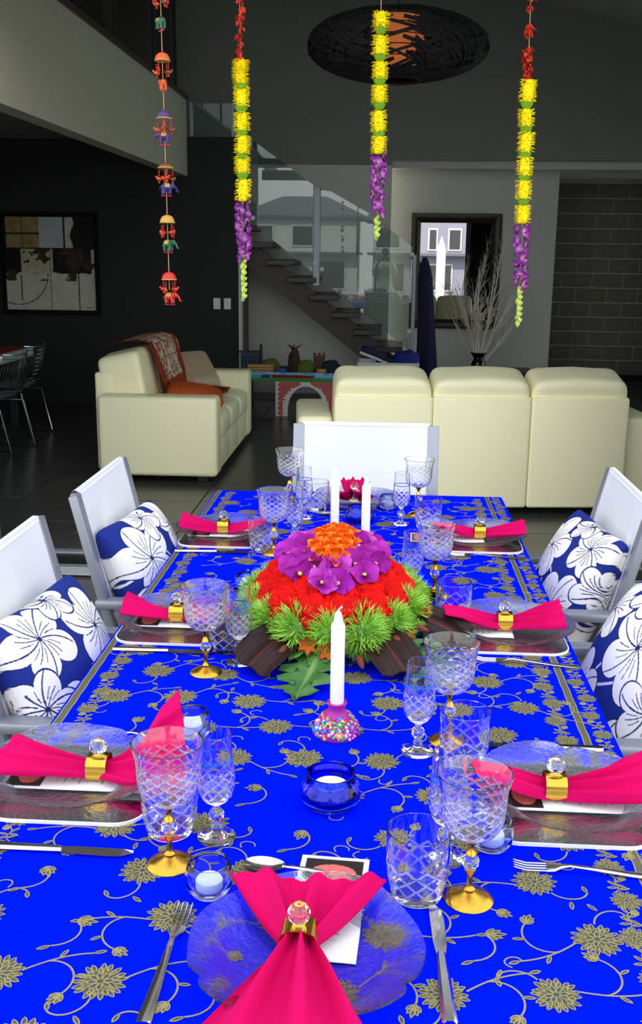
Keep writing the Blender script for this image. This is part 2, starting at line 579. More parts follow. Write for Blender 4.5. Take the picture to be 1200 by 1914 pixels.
gb = thing('stair_balustrade', 'frameless glass stair balustrade catching the reflection of houses', 'balustrade')
def pane(pts, nm='glass_panel'):
    g = MB()
    poly_prism(g, [(x, 11.435, z) for x, z in pts], (0, 0.012, 0))
    g.build(nm, M_thin, gb, smooth=False)
pane([(-0.70, 1.36), (0.28, 0.61), (0.28, 1.70), (-0.17, 2.03), (-0.60, 2.26), (-0.70, 2.27)])
pane([(-1.50, 1.98), (-0.78, 1.43), (-0.78, 2.32), (-1.50, 2.82)])
box(MB(), -0.775, -0.705, 11.42, 11.46, 1.285, 2.30, 0.004, 1).build('post', M_alu, gb)
box(MB(), 0.285, 0.325, 11.42, 11.46, 0.28, 1.62, 0.004, 1).build('post', M_alu, gb)
for x, z in ((-0.755, 1.52), (-0.68, 1.46), (0.275, 1.625), (0.27, 0.82), (-1.42, 1.98)):
    b = MB()
    lathe(b, [(0, 0.022), (0.022, 0.02), (0.025, 0.0), (0, 0.0)], 16, M=TR((x, 11.43, z), (pi / 2, 0, 0)))
    b.build('glass_button', M_whiteplastic, gb)

# ------------------------------------------------------------------ far houses seen in the glass and the mirror
M_h1 = mat('cream_render', (214, 212, 206), 0.9)
M_h2 = mat('lilac_grey_render', (150, 146, 160), 0.9)
M_roof = mat('grey_roof', (110, 112, 118), 0.8)
M_win = mat('dark_window', (32, 38, 46), 0.08, spec=0.8)
def house(x0, x1, y, zb, zt, wm, label, wins, hip=1.6):
    h = thing('canal_house', label, 'house', ((x0 + x1) / 2, y, zb), 0, 'houses across the canal')
    hw = (x1 - x0) / 2
    box(MB(), -hw, hw, -8, 0, 0, zt - zb).build('house_wall', wm, h, smooth=False)
    r = MB()
    e = 0.6
    H = zt - zb
    V = [(-hw - e, -8 - e, H), (hw + e, -8 - e, H), (hw + e, e, H), (-hw - e, e, H), (-hw * 0.4, -4, H + hip), (hw * 0.4, -4, H + hip),
         (-hw - e, -8 - e, H - .2), (hw + e, -8 - e, H - .2), (hw + e, e, H - .2), (-hw - e, e, H - .2)]
    r.add(V, [[0, 1, 5, 4], [1, 2, 5], [2, 3, 4, 5], [3, 0, 4], [6, 7, 1, 0], [7, 8, 2, 1], [8, 9, 3, 2], [9, 6, 0, 3], [9, 8, 7, 6]])
    r.build('house_roof', M_roof, h, smooth=False)
    for (a, b, c, d) in wins:
        q = MB()
        box(q, a - 0.12, b + 0.12, -0.05, 0.10, c - 0.12, d + 0.12)
        wf = q.build('window_frame', M_h1, h, smooth=False)
        box(MB(), a, b, 0.06, 0.13, c, d).build('window_pane', M_win, wf, smooth=False)
    a = MB()
    box(a, -hw - 0.4, hw + 0.4, -0.2, 1.1, 2.9, 3.1)
    a.build('awning', M_roof, h, smooth=False)
    return h
house(-11.0, -2.2, -60, -1.4, 4.4, M_h1, 'wide cream house across the canal with hipped grey roof', [(-3.6, -2.2, 3.6, 5.0), (-0.6, 0.9, 3.6, 5.0), (-3.4, -0.4, 0.4, 2.4), (1.2, 3.4, 0.4, 2.4)])
house(-1.0, 1.9, -58, -1.4, 4.2, M_h1, 'narrow cream house across the canal beside the wide one', [(-1.2, 0.5, 3.5, 4.9), (-1.3, 0.9, 0.3, 2.3)])
house(2.6, 6.5, -56, -1.4, 6.4, M_h2, 'tall lilac grey house across the canal with a balcony window', [(0.2, 1.0, 3.4, 4.8), (-1.3, -0.8, 3.4, 4.8), (-1.2, .4, 0.4, 2.2)])
house(8.0, 17.0, -60, -1.4, 4.6, M_h1, 'cream house at the far end of the canal row', [(-3, -1.4, 3.5, 5), (1, 2.6, 3.5, 5)])
house(-24.0, -13.0, -60, -1.4, 4.6, M_h2, 'grey house at the other end of the canal row', [(-3, -1.4, 3.5, 5), (1, 2.6, 3.5, 5)])
pole = thing('mooring_post', 'white pointed mooring post at the edge of the canal', 'post', (2.05, -14.5, -1.6))
box(MB(), -0.16, 0.16, -0.16, 0.16, 0, 3.4, 0.02, 1).build('shaft', M_h1, pole)
q = MB(); q.add([(-.16, -.16, 3.4), (.16, -.16, 3.4), (.16, .16, 3.4), (-.16, .16, 3.4), (0, 0, 3.9)], [[0, 1, 4], [1, 2, 4], [2, 3, 4], [3, 0, 4]])
q.build('cap', M_h1, pole, smooth=False)
for (x, y, s, lb) in ((1.35, -13.2, 1.0, 'spiky green garden plant by the canal beside the mooring post'), (3.5, -13.0, 0.9, 'spiky green garden plant on the lilac house side')):
    t = thing('garden_plant', lb, 'plant', (x, y, -0.05))
    q = MB()
    for k in range(60):
        a, l, e = random.uniform(0, 2 * pi), random.uniform(0.6, 1.3) * s, random.uniform(0.3, 1.3)
        d = Vector((cos(a) * cos(e), sin(a) * cos(e), sin(e)))
        s_, u_ = frame_of(d)
        p = d * l * 0.5 ; p2 = d * l - Vector((0, 0, 0.12 * l))
        q.add([tuple(s_ * .03), tuple(-s_ * .03), tuple(p - s_ * .04), tuple(p + s_ * .04), tuple(p2)], [[0, 1, 2, 3], [3, 2, 4]], col=lin((70 + 40 * random.random(), 110 + 40 * random.random(), 40)))
    q.build('leaves', M_leaf, t)['kind'] = 'stuff'
# ------------------------------------------------------------------ sofas
def make_sofa(W, label, loc, rz, group='cream leather sofas'):
    D, AW = 0.93, 0.225
    t = thing('leather_sofa', label, 'sofa', loc, rz, group)
    iw = W - 2 * AW
    box(MB(), -iw / 2, iw / 2, -D / 2 + 0.06, D / 2 - 0.06, 0.06, 0.26, 0.01).build('base_frame', M_leather, t)
    cw = iw / 3
    for s in (-1, 1):
        x = s * (W / 2 - AW / 2)
        box(MB(), x - AW / 2, x + AW / 2, -D / 2 + 0.07, D / 2, 0.05, 0.625, 0.035, 4).build('arm', M_leather, t)
    for k in range(3):
        x = -iw / 2 + cw * (k + 0.5)
        box(MB(), x - cw / 2 + 0.001, x + cw / 2 - 0.001, -D / 2, -D / 2 + 0.15, 0.05, 0.765, 0.018, 3).build('back_panel', M_leather, t)
        box(MB(), x - cw / 2 + 0.002, x + cw / 2 - 0.002, D / 2 - 0.07, D / 2 - 0.015, 0.06, 0.275, 0.012, 3).build('front_panel', M_leather, t)
        m = MB()
        superell(m, cw / 2 - 0.003, 0.385, 0.115, 0.42, 0.22, 40, 16, M=TR((x, 0.085, 0.375)))
        m.build('seat_cushion', M_leather, t, angle=0)
        def puff(V):
            V = V.copy()
            zz = V[:, 2] / 0.27
            V[:, 1] *= 1.0 + 0.12 * zz
            V[:, 2] += 0.012 * np.sin(V[:, 0] / (cw / 2) * 5.0 + k) * np.clip(zz, 0, 1) * 0.4
            return V
        m = MB()
        superell(m, cw / 2 - 0.002, 0.150, 0.256, 0.30, 0.20, 52, 26, M=TR((x, -D / 2 + 0.215, 0.655), (radians(13), 0, 0)), puff=puff)
        m.build('back_cushion', M_leather, t, angle=0)
    for sx_ in (-1, 1):
        for sy_ in (-1, 1):
            x, y = sx_ * (W / 2 - 0.12), sy_ * (D / 2 - 0.12)
            box(MB(), x - 0.04, x + 0.04, y - 0.04, y + 0.04, 0.0, 0.055, 0.004, 1).build('foot', M_alu_dark, t)
    return t
A = radians(5.4)
def sR(x, y):   # point on the back line of the long sofa
    return (-0.30 + x * cos(A) - y * sin(A), 6.475 + x * sin(A) + y * cos(A))
WR = 2.32
cxr, cyr = sR(WR / 2 - 0.225, 0.465)
sofa_b = make_sofa(WR, 'cream leather sofa seen from behind, its back to the dining table', (cxr, cyr, 0), A)
sofa_a = make_sofa(2.0, 'cream leather sofa side-on against the charcoal wall, with throw and cushions', (-1.635, 8.28, 0), -pi / 2)

# throw over the side-on sofa (sofa frame: x along the sofa, y forward)
def throw_print(u, v):
    # u along the drop 0..1, v across the sofa 0..1
    base = np.stack([np.full_like(u, 176.), np.full_like(u, 62.), np.full_like(u, 26.)], -1)
    n = fbm(u * 30, v * 20, 1.5, 3, 1)
    base *= (0.55 + 0.6 * n)[:, None]
    inner = (u > 0.12) & (u < 0.60) & (v > 0.16) & (v < 0.86)
    cream = np.stack([205 - 25 * n, 192 - 30 * n, 168 - 30 * n], -1)
    # paisley drops in rows
    fx, fy = (v * 7.0) % 1 - 0.5, (u * 9.0) % 1 - 0.5
    d = np.sqrt((fx * 1.5 + 0.25 * np.sin(fy * 6)) ** 2 + (fy * 0.9) ** 2)
    drop = (np.abs(d - 0.34) < 0.06) | (d < 0.14)
    zig = np.abs(((u * 9) % 1) - 0.04) < 0.035
    col = np.where(inner[:, None], cream, base)
    brown = np.stack([112 + 40 * n, 58 + 10 * n, 52 + 0 * n], -1)
    col = np.where((inner & (drop | zig | (n > 0.68)))[:, None], brown, col)
    edge = (np.abs(v - 0.16) < 0.012) | (np.abs(v - 0.86) < 0.012) | (np.abs(v - 0.08) < 0.01) | (np.abs(v - 0.94) < 0.01)
    col = np.where(edge[:, None], np.array([70, 24, 18.]), col)
    tail = (u > 0.72) & (v > 0.3) & (v < 0.62)
    return np.clip(np.where(tail[:, None] & (n > 0.45)[:, None], np.array([196, 180, 150.]), col), 0, 255)
prof = np.array([(-0.49, 0.915), (-0.44, 0.94), (-0.38, 0.955), (-0.32, 0.967), (-0.20, 0.978), (-0.12, 0.955), (-0.09, 0.88), (-0.065, 0.76), (-0.025, 0.62), (0.0, 0.535), (0.08, 0.510), (0.20, 0.508), (0.34, 0.503)])
seg = np.r_[0, np.cumsum(np.hypot(*np.diff(prof, axis=0).T))]
seg /= seg[-1]
def throw_fn(U, V, off=0.0):
    y = np.interp(U, seg, prof[:, 0])
    z = np.interp(U, seg, prof[:, 1])
    x = 0.50 + 0.12 * U - V * (0.98 - 0.3 * np.clip(U - 0.6, 0, 1)) - 0.42 * np.clip(U - 0.2, 0, 1) ** 1.2
    wob = 0.006 * np.sin(V * 23 + U * 5) + 0.005 * np.sin(V * 41 - U * 9)
    y = y + (wob + off) * np.where(U < 0.62, np.where(U < 0.2, -1, 1), 0)
    z = z + np.where((U > 0.25) & (U < 0.5), 0.6 * (wob + off), 0) + np.where(U >= 0.62, wob + off, 0) * 1.2
    return x, y, z
m = MB()
grid(m, throw_fn, 150, 130, colfn=throw_print)
thr = m.build('paisley_throw', M_attr, None, (-1.635, 8.28, 0), (0, 0, -pi / 2), angle=0)
tag(thr, 'rust red paisley throw with cream centre draped over the side-on sofa', 'throw')

def pillow(mb, w_, h_, t_, n=30, colfn=None, pw=2.4, q=0.5, M=None, pinch=0.05, nb=None):
    def fn(sgn):
        def f(U, V):
            x, y = U * 2 - 1, V * 2 - 1
            th = ((1 - np.abs(x) ** pw) * (1 - np.abs(y) ** pw)).clip(0) ** q
            X = x * (1 - pinch * (1 - y * y) * x * x)
            Y = y * (1 - pinch * (1 - x * x) * y * y)
            k_ = 1 - .07 * (x * y) ** 4
            return X * k_ * w_ / 2, Y * k_ * h_ / 2, sgn * th * t_ / 2
        return f
    grid(mb, fn(1), n, n, colfn=colfn, M=M)
    grid(mb, fn(-1), nb or n, nb or n, colfn=colfn, flip=True, M=M)
m = MB()
pillow(m, 0.46, 0.42, 0.16)
o = m.build('scatter_cushion', M_orange_fab, None, (-1.45, 7.98, 0.555), (radians(6), radians(8), radians(12)), angle=0)
tag(o, 'plain orange cushion lying flat on the side-on sofa under the throw', 'cushion')
m = MB()
pillow(m, 0.44, 0.40, 0.17)
o = m.build('scatter_cushion', M_satin, None, (-1.62, 8.92, 0.63), (radians(52), 0, radians(50)), angle=0)
tag(o, 'crumpled beige satin cushion against the far arm of the side-on sofa', 'cushion')

# ------------------------------------------------------------------ painting and switches on the charcoal wall
def art(u, v):
    n = fbm(u, v, 6, 5, 2)
    n2 = fbm(u, v, 22, 4, 5)
    V = 1 - v
    c = np.stack([14 + 0 * u, 13 + 0 * u, 12 + 0 * u], -1)
    def put_(mask, col, amt=30):
        nonlocal c
        col = np.array(col, float) + (n2[:, None] - 0.5) * amt
        c = np.where(mask[:, None], col, c)
    put_((u < .39) & (V < .33) & (u > .02), (150, 128, 86), 60)
    put_((u >= .39) & (u < .66) & (V < .33), (178, 182, 186), 16)
    put_((u >= .675) & (u < .70 + .1 * n) & (V < .33), (188, 180, 164), 70)
    low = V > .345
    put_(low & (V > .60 + .08 * (n - .5)), (196, 192, 178), 24)
    put_(low & (u > .18) & (u < .53) & (V < .62) & ((n2 < .62) | (V > .5)), (184, 176, 152), 60)
    put_(low & (u > .955), (190, 186, 170), 40)
    dark = (n > .60) & low & (V < .68)
    put_(dark, (60, 44, 26), 30)
    lines = (np.abs(u - .50) < .005) & low | (np.abs(u - .81) < .005) & low | (np.abs(np.hypot(u - .13, V - .60) - .34) < .005) & (V > .6) | (np.abs(u - .17) < .004) & (V > .62) & (V < .9)
    lines |= (np.abs(V - .18) < .008) & (u < .39) | (np.abs(u - .2) < .005) & (V < .33)
    put_(lines, (40, 34, 28), 10)
    put_((u > .88) & (u < .95) & (np.abs(V - .965) < .003), (40, 34, 28), 6)
    return np.clip(c, 0, 255)
pa = thing('abstract_painting', 'framed abstract painting in black, cream and ochre on the charcoal wall', 'painting', (-3.555, 11.2, 1.483))
m = MB()
for (a, b) in (((-.505, 0, .505), (.505, 0, .505)), ((-.505, 0, -.505), (.505, 0, -.505))):
    bar(m, (a[0], -0.02, a[2]), (b[0], -0.02, b[2]), 0.04, 0.05)
M_frame = mat('black_picture_frame', (6, 6, 7), .7, spec=.2)
for x in (-.505, .505):
    bar(m, (x, -0.02, -.53), (x, -0.02, .53), 0.05, 0.04)
m.build('frame', M_frame, pa)
m = MB()
grid(m, lambda U, V: ((U - .5) * 0.97, 0 * U - 0.014, (V - .5) * 0.97), 150, 150, colfn=art)
m.build('canvas', M_attr_flat, pa)
for i, (x, lb) in enumerate(((-1.779, 'white light switch plate on the charcoal wall, the one nearer the painting'), (-1.667, 'white light switch plate on the charcoal wall, the one nearer the stairs'))):
    t = thing('light_switch', lb, 'switch', (x, 11.2, 1.094), 0, 'switch plates on the charcoal wall')
    box(MB(), -0.037, 0.037, -0.008, 0.0, -0.058, 0.058, 0.003, 1).build('plate', M_whiteplastic, t)
    for a in (-0.016, 0.016):
        for b in (-0.025, 0.025):
            box(MB(), a - 0.008, a + 0.008, -0.012, -0.008, b - 0.010, b + 0.010, 0.002, 1).build('rocker', M_whiteplastic, t)

# ------------------------------------------------------------------ mirror on the niche wall
mr = thing('wall_mirror', 'tall mirror in a dark bronze frame on the grey niche wall', 'mirror', (0.825, 12.9, 1.43))
M_bronze = mat('dark_bronze', (62, 54, 42), 0.35, 0.6, bump=(60, 0.2, 0.002))
W2, H2, fw_ = 0.531, 0.671, 0.11
for a, b in (((-1, 1), (1, 1)), ((1, 1), (1, -1)), ((1, -1), (-1, -1)), ((-1, -1), (-1, 1))):
    m = MB()
    P = []
    for (s, f, y) in ((1, 0, -0.005), (1, 0, -0.055), (1, .35, -0.06), (1, .75, -0.035), (1, 1, -0.02), (1, 1, -0.005)):
        P.append(((a[0] * (W2 - f * fw_), y, a[1] * (H2 - f * fw_)), (b[0] * (W2 - f * fw_), y, b[1] * (H2 - f * fw_))))
    V = [p for pr_ in P for p in pr_]
    F = [[2 * i, 2 * i + 1, 2 * i + 3, 2 * i + 2] for i in range(len(P) - 1)]
    m.add(V, F)
    m.build('frame_side', M_bronze, mr)
box(MB(), -W2 + fw_, W2 - fw_, -0.022, -0.012, -H2 + fw_, H2 - fw_).build('mirror_pane', M_mirror_clean, mr, smooth=False)

# ------------------------------------------------------------------ low chest, vase of branches, coat, basket
ch = thing('low_chest', 'low dark wooden chest behind the long sofa carrying the branch vase', 'chest', (1.25, 12.0, 0.03))
box(MB(), -0.42, 0.42, -0.27, 0.27, 0.05, 0.30, 0.004, 1).build('body', M_wood, ch)
box(MB(), -0.44, 0.44, -0.29, 0.29, 0.30, 0.335, 0.006, 1).build('top', M_tread, ch)
for a in (-.36, .36):
    for b in (-.21, .21):
        box(MB(), a - .03, a + .03, b - .03, b + .03, -.03, .05).build('foot', M_wood, ch)
va = thing('branch_vase', 'black glossy vase with flared neck behind the long sofa', 'vase', (1.065, 11.9, 0.365))
m = MB()
lathe(m, [(0, 0), (.062, 0), (.085, .03), (.092, .06), (.085, .10), (.062, .13), (.06, .14), (.075, .175), (.095, .195), (.095, .20), (.07, .175), (.05, .14), (0, .135)], 36)
m.build('body', M_black, va, angle=60)
br = thing('dried_branch', 'bunch of pale bare twigs standing in the black vase', 'branches', (1.065, 11.9, 0.49))
M_twig = mat('pale_twig', (222, 212, 198), 0.85)
rb = random.Random(5)
def twig(mb, p, d, L, r, lvl):
    pts, rs = [Vector(p)], [r]
    d = Vector(d).normalized()
    n = 7
    for i in range(n):
        d = (d + Vector((rb.uniform(-.10, .10), rb.uniform(-.06, .06), rb.uniform(-.03, .07)))).normalized()
        pts.append(pts[-1] + d * L / n)
        rs.append(r * (1 - 0.72 * (i + 1) / n))
    tube(mb, pts, rs, 5)
    if lvl > 0:
        for k in range(2 + lvl * 2):
            i = rb.randint(2, n - 1)
            q = (pts[i + 1] - pts[i]).normalized()
            s_, u_ = frame_of(q)
            a = rb.choice((0, pi)) + rb.uniform(-.6, .6)
            twig(mb, pts[i], q * 0.85 + (s_ * cos(a) + u_ * sin(a) * .5) * rb.uniform(.35, .6), L * rb.uniform(.28, .45), rs[i] * .7, lvl - 1)
for tx, tz in ((.19, 1.60), (-.33, .95), (.40, .83), (.03, 1.40), (-.25, 1.27), (.28, 1.42), (.40, 1.16), (-.07, 1.46), (-.13, 1.30), (-.2, 1.05), (.3, 1.0)):
    m = MB()
    d = Vector((tx, rb.uniform(-.1, .1), tz - .46))
    twig(m, (rb.uniform(-.02, .02), rb.uniform(-.02, .02), -.08), d, d.length * 1.08, 0.0155, 2)
    m.build('twig', M_twig, br)
m = MB()
def coat_fn(U, V):
    a = U * 2 * pi
    r = 0.025 + 0.07 * np.minimum(1, V * 6) ** .6 + 0.018 * V + 0.012 * np.sin(5 * a + 3 * V) * V
    return 0.41 + 0.06 * V + r * np.cos(a) * (0.75 + .25 * V), 11.36 + 0.5 * r * np.sin(a), 1.60 - 1.28 * V - 0.02 * np.sin(3 * a) * V
grid(m, coat_fn, 48, 30, wrap_u=True)
coat = m.build('hanging_coat', M_navy, None, angle=0)
tag(coat, 'dark navy coat hanging at the foot of the stair glass', 'coat')
bk = thing('laundry_basket', 'white slotted plastic basket on the floor behind the long sofa', 'basket', (0.05, 10.7, 0))
BW, BD, BH, BT = .30, .20, .57, .012
def basket_side(p0, p1, nm):
    m = MB()
    p0, p1 = Vector(p0), Vector(p1)
    L = (p1 - p0).length
    bar(m, p0 + Vector((0, 0, .15)), p1 + Vector((0, 0, .15)), BT, .30)
    bar(m, p0 + Vector((0, 0, BH - .03)), p1 + Vector((0, 0, BH - .03)), BT * 1.6, .06)
    k = int(L / .045)
    for i in range(k + 1):
        q = p0.lerp(p1, i / k)
        bar(m, q + Vector((0, 0, .29)), q + Vector((0, 0, BH - .03)), .02, BT)
    m.build(nm, M_whiteplastic, bk, smooth=False)
basket_side((-BW, -BD, 0), (BW, -BD, 0), 'basket_wall'); basket_side((-BW, BD, 0), (BW, BD, 0), 'basket_wall')
basket_side((-BW, -BD, 0), (-BW, BD, 0), 'basket_wall'); basket_side((BW, -BD, 0), (BW, BD, 0), 'basket_wall')
box(MB(), -BW, BW, -BD, BD, 0.0, .015).build('basket_floor', M_whiteplastic, bk)
for i, (dx, dz, rz, cb, lb) in enumerate(((-.15, .60, .35, (26, 34, 70), 'navy and white trainer tipped on top of the white basket'), (.02, .525, .10, (20, 24, 44), 'dark trainer lying flat in the white basket'))):
    sh = thing('trainer', lb, 'shoe', (0.05 + dx, 10.72, dz), 0)
    sh.rotation_euler = (0, rz, 0)
    m = MB()
    lathe(m, [(0, -.15), (.035, -.145), (.045, -.08), (.042, 0), (.046, .08), (.04, .14), (0, .15)], 16, M=TR((0, 0, .045), (0, pi / 2, 0), (1, 1, 1)))
    m.build('upper', mat('trainer_upper_%d' % i, cb, .7), sh, angle=0)
    box(MB(), -.15, .15, -.045, .045, -.012, .016, .008, 2).build('sole', M_whiteplastic, sh)
m = MB()
superell(m, .14, .12, .10, .8, .8, 20, 12, M=TR((0.23, 10.72, .58)), puff=lambda V: V + .012 * np.sin(V[:, [1, 2, 0]] * 60))
tag(m.build('folded_cloth', mat('royal_blue_cloth', (22, 40, 130), .85), None, angle=0), 'crumpled royal blue cloth in the white basket', 'cloth')

# ------------------------------------------------------------------ toy train table
tt = thing('toy_train_table', 'painted toy train table with red brick arch ends beside the accent wall', 'toy table', (-0.98, 10.88, 0), radians(-2))
TW, TD = .98, .62
def rim_print(u, v):
    n = fbm(u, v, 14, 3, 3)
    c = np.stack([80 + 30 * n, 160 + 20 * n, 236 + 0 * u], -1)
    c = np.where((v < .28 + .2 * fbm(u, 0 * v, 7, 2, 1))[:, None], np.array([70, 150, 60.]), c)
    c = np.where(((n > .6) & (v > .5))[:, None], np.array([210, 222, 232.]), c)
    tr = (u > .3) & (u < .72) & (v > .38) & (v < .72)
    c = np.where(tr[:, None], np.array([150, 34, 30.]), c)
    c = np.where((tr & (((u * 24) % 1) < .25) & (v > .5))[:, None], np.array([24, 24, 30.]), c)
    c = np.where(((np.abs(u - .25) < .035) & (v > .38) & (v < .75))[:, None], np.array([30, 50, 110.]), c)
    return c
for (p0, p1, nm) in (((-.5, -.5), (.5, -.5), 0), ((.5, -.5), (.5, .5), 1), ((.5, .5), (-.5, .5), 2), ((-.5, .5), (-.5, -.5), 3)):
    m = MB()
    a0, a1 = np.array([p0[0] * TW * 1.06 + .06, p0[1] * TD]), np.array([p1[0] * TW * 1.06 + .06, p1[1] * TD])
    grid(m, lambda U, V: (a0[0] + (a1[0] - a0[0]) * U, a0[1] + (a1[1] - a0[1]) * U, .355 + .095 * V), 60, 12, colfn=rim_print)
    dn = np.array([-(a1 - a0)[1], (a1 - a0)[0]]); dn = dn / np.hypot(*dn) * .018
    grid(m, lambda U, V: (a0[0] + dn[0] + (a1[0] - a0[0]) * U, a0[1] + dn[1] + (a1[1] - a0[1]) * U, .355 + .095 * V), 4, 2, colfn=lambda u, v: np.stack([40 + 0 * u, 80 + 0 * u, 150 + 0 * u], -1), flip=True)
    m.build('painted_rim', M_attr_flat, tt)
box(MB(), -TW / 2 + .05, TW / 2 + .07, -TD / 2 + .02, TD / 2 - .02, .40, .425).build('play_board', mat('green_board', (60, 96, 48), .7), tt)
def brick_panel(x0, x1, y, parent):
    """arched brick end: courses of small bricks with white quoins, built round the arch"""
    M_rb, M_wb = mat('toy_red_brick', (206, 54, 48), .6), mat('toy_white_stone', (240, 238, 232), .6)
    L = x1 - x0
    cx_, rr = (x0 + x1) / 2, L / 2 - .125
    red, white = MB(), MB()
    V, F = [], []
    n = 24
    arch = [(cx_ - rr, 0)] + [(cx_ + rr * cos(pi - pi * k / n), .06 + .25 * sin(pi * k / n)) for k in range(n + 1)] + [(cx_ + rr, 0)]
    outline = [(x0, 0)] + arch + [(x1, 0), (x1, .355), (x0, .355)]
    poly_prism(white, [(px, y + .004, pz) for px, pz in outline], (0, .018, 0))
    for r in range(22):
        z = .006 + r * .0158
        k = 0
        x = x0 + (.028 if r % 3 else .046)
        while x < x1 - .045:
            xe = x + .026
            mx_ = (x + xe) / 2
            dz = max(0, z - .06) / .25
            inside = abs(mx_ - cx_) < (rr * math.sqrt(max(0, 1 - dz * dz)) + .045 + (.012 if r % 2 else 0)) and z < .345 and dz < 1.18
            if not inside:
                box(red, x, xe - .003, y - .001, y + .006, z, z + .0132)
            x += .0262
    white.build('arch_stone', M_wb, parent, smooth=False)
    q = red.build('brick_face', M_rb, parent, smooth=False)
    q['kind'] = 'stuff'
brick_panel(-.10, .53, -TD / 2 + .005, tt)
box(MB(), -.46, -.42, -TD / 2 + .03, -TD / 2 + .07, 0, .36).build('leg', M_wood, tt)
box(MB(), -.46, -.42, TD / 2 - .07, TD / 2 - .03, 0, .36).build('leg', M_wood, tt)
box(MB(), .46, .50, TD / 2 - .07, TD / 2 - .03, 0, .36).build('leg', M_wood, tt)
box(MB(), -.44, .40, -.2, .24, .14, .16).build('shelf', M_wood, tt)
def toy(nm, lb, cat, x, y, build):
    # positions in the table's frame
    c_, s_ = cos(radians(-2)), sin(radians(-2))
    t = thing(nm, lb, cat, (-0.98 + x * c_ - y * s_, 10.88 + x * s_ + y * c_, .425))
    build(t)
def tower_house(t):
    box(MB(), -.10, .10, -.05, .05, 0, .17, .003, 1).build('walls', mat('toy_blue', (40, 62, 96), .5), t)
    for i in range(6):
        box(MB(), -.085 + .032 * i, -.07 + .032 * i, -.054, -.05, .03, .14).build('bar', M_alu_dark, t)
    box(MB(), .10, .125, -.02, .02, 0, .26).build('chimney', M_alu_dark, t)
    box(MB(), -.12, .12, -.06, .06, .17, .185).build('roof', mat('toy_slate', (34, 40, 52), .5), t)
toy('toy_engine_shed', 'blue toy engine shed with a tall black chimney on the train table', 'toy', -.44, .22, tower_house)
def mount(t):
    m = MB()
    def pf(V):
        V = V.copy(); V += .010 * np.sin(V[:, [1, 2, 0]] * 70); return V
    superell(m, .055, .055, .15, .9, .9, 24, 16, M=TR((0, 0, .09)), puff=pf)
    V = np.concatenate(m.v); 
    m.build('trunk', mat('toy_bark', (66, 42, 30), .8), t, angle=0)
    b = MB()
    for a in (.5, 1.6, 2.6, 4.2):
        tube(b, [(0, 0, .21), (.04 * cos(a), .02 * sin(a), .26), (.09 * cos(a), .04 * sin(a), .28)], [.012, .008, .003], 6)
    b.build('bare_branches', mat('toy_bark_dark', (46, 32, 26), .8), t)
toy('toy_tree', 'brown toy tree with bare branches standing on the train table', 'toy', .06, -.05, mount)
def crate(t):
    for k in range(3):
        box(MB(), -.13, .13, -.03, .03, .03 * k, .03 * k + .026, .003, 1).build('plank', mat('toy_pine_%d' % k, (196, 156, 96), .6), t)
toy('toy_station', 'low pale wood toy platform near the front of the train table', 'toy', -.27, -.18, crate)
def castle(t):
    box(MB(), -.06, .06, -.04, .04, 0, .15).build('walls', mat('toy_brown', (96, 60, 40), .6), t)
    for i in range(3):
        box(MB(), -.06 + .048 * i, -.035 + .048 * i, -.04, .04, .15, .18).build('battlement', mat('toy_brown_top', (110, 66, 44), .6), t)
toy('toy_tower', 'square brown toy tower with battlements on the train table', 'toy', .30, .16, castle)
def hill(col):
    def f(t):
        m = MB()
        superell(m, .10, .07, .09, .9, .9, 18, 10, M=TR((0, 0, .03)), puff=lambda V: V + .010 * np.sin(V[:, [2, 0, 1]] * 90))
        m.build('hill', mat('toy_hill', col, .8), t, angle=0)
    return f
toy('toy_hill', 'bushy green toy hill beside the brown toy tree', 'toy', .18, -.02, hill((96, 120, 40)))
toy('toy_hill', 'dark blue rounded toy tunnel at the end of the train table', 'toy', .44, .02, hill((34, 44, 70)))
toy('toy_hill', 'olive green toy hill behind the pale toy platform', 'toy', -.20, .05, hill((110, 110, 44)))
def rails(t):
    for y in (-.03, .03):
        box(MB(), -.22, .22, y - .008, y + .008, .03, .05).build('rail', mat('toy_track', (150, 96, 56), .6), t)
    for i in range(9):
        box(MB(), -.21 + .052 * i, -.19 + .052 * i, -.045, .045, 0.0, .03).build('sleeper', mat('toy_sleeper', (120, 74, 44), .6), t)
toy('toy_track', 'wooden toy railway track raised on sleepers on the train table', 'toy', .22, .24, rails)
for i, (x, c) in enumerate(((-.30, (150, 40, 34)), (-.05, (40, 70, 130)), (.36, (190, 150, 60)))):
    def car(t, c=c):
        box(MB(), -.05, .05, -.022, .022, .012, .055, .006, 2).build('body', mat('toy_wagon', c, .45), t)
        for a in (-.03, .03):
            for b in (-.02, .02):
                m = MB(); lathe(m, [(0, -.006), (.012, -.006), (.012, .006), (0, .006)], 12, M=TR((a, b, .012), (pi / 2, 0, 0))); m.build('wheel', M_alu_dark, t)
    toy('toy_wagon', ('red', 'blue', 'mustard')[i] + ' wooden toy wagon on the train table board', 'toy', x, (-.02, -.24, -.2)[i], car)

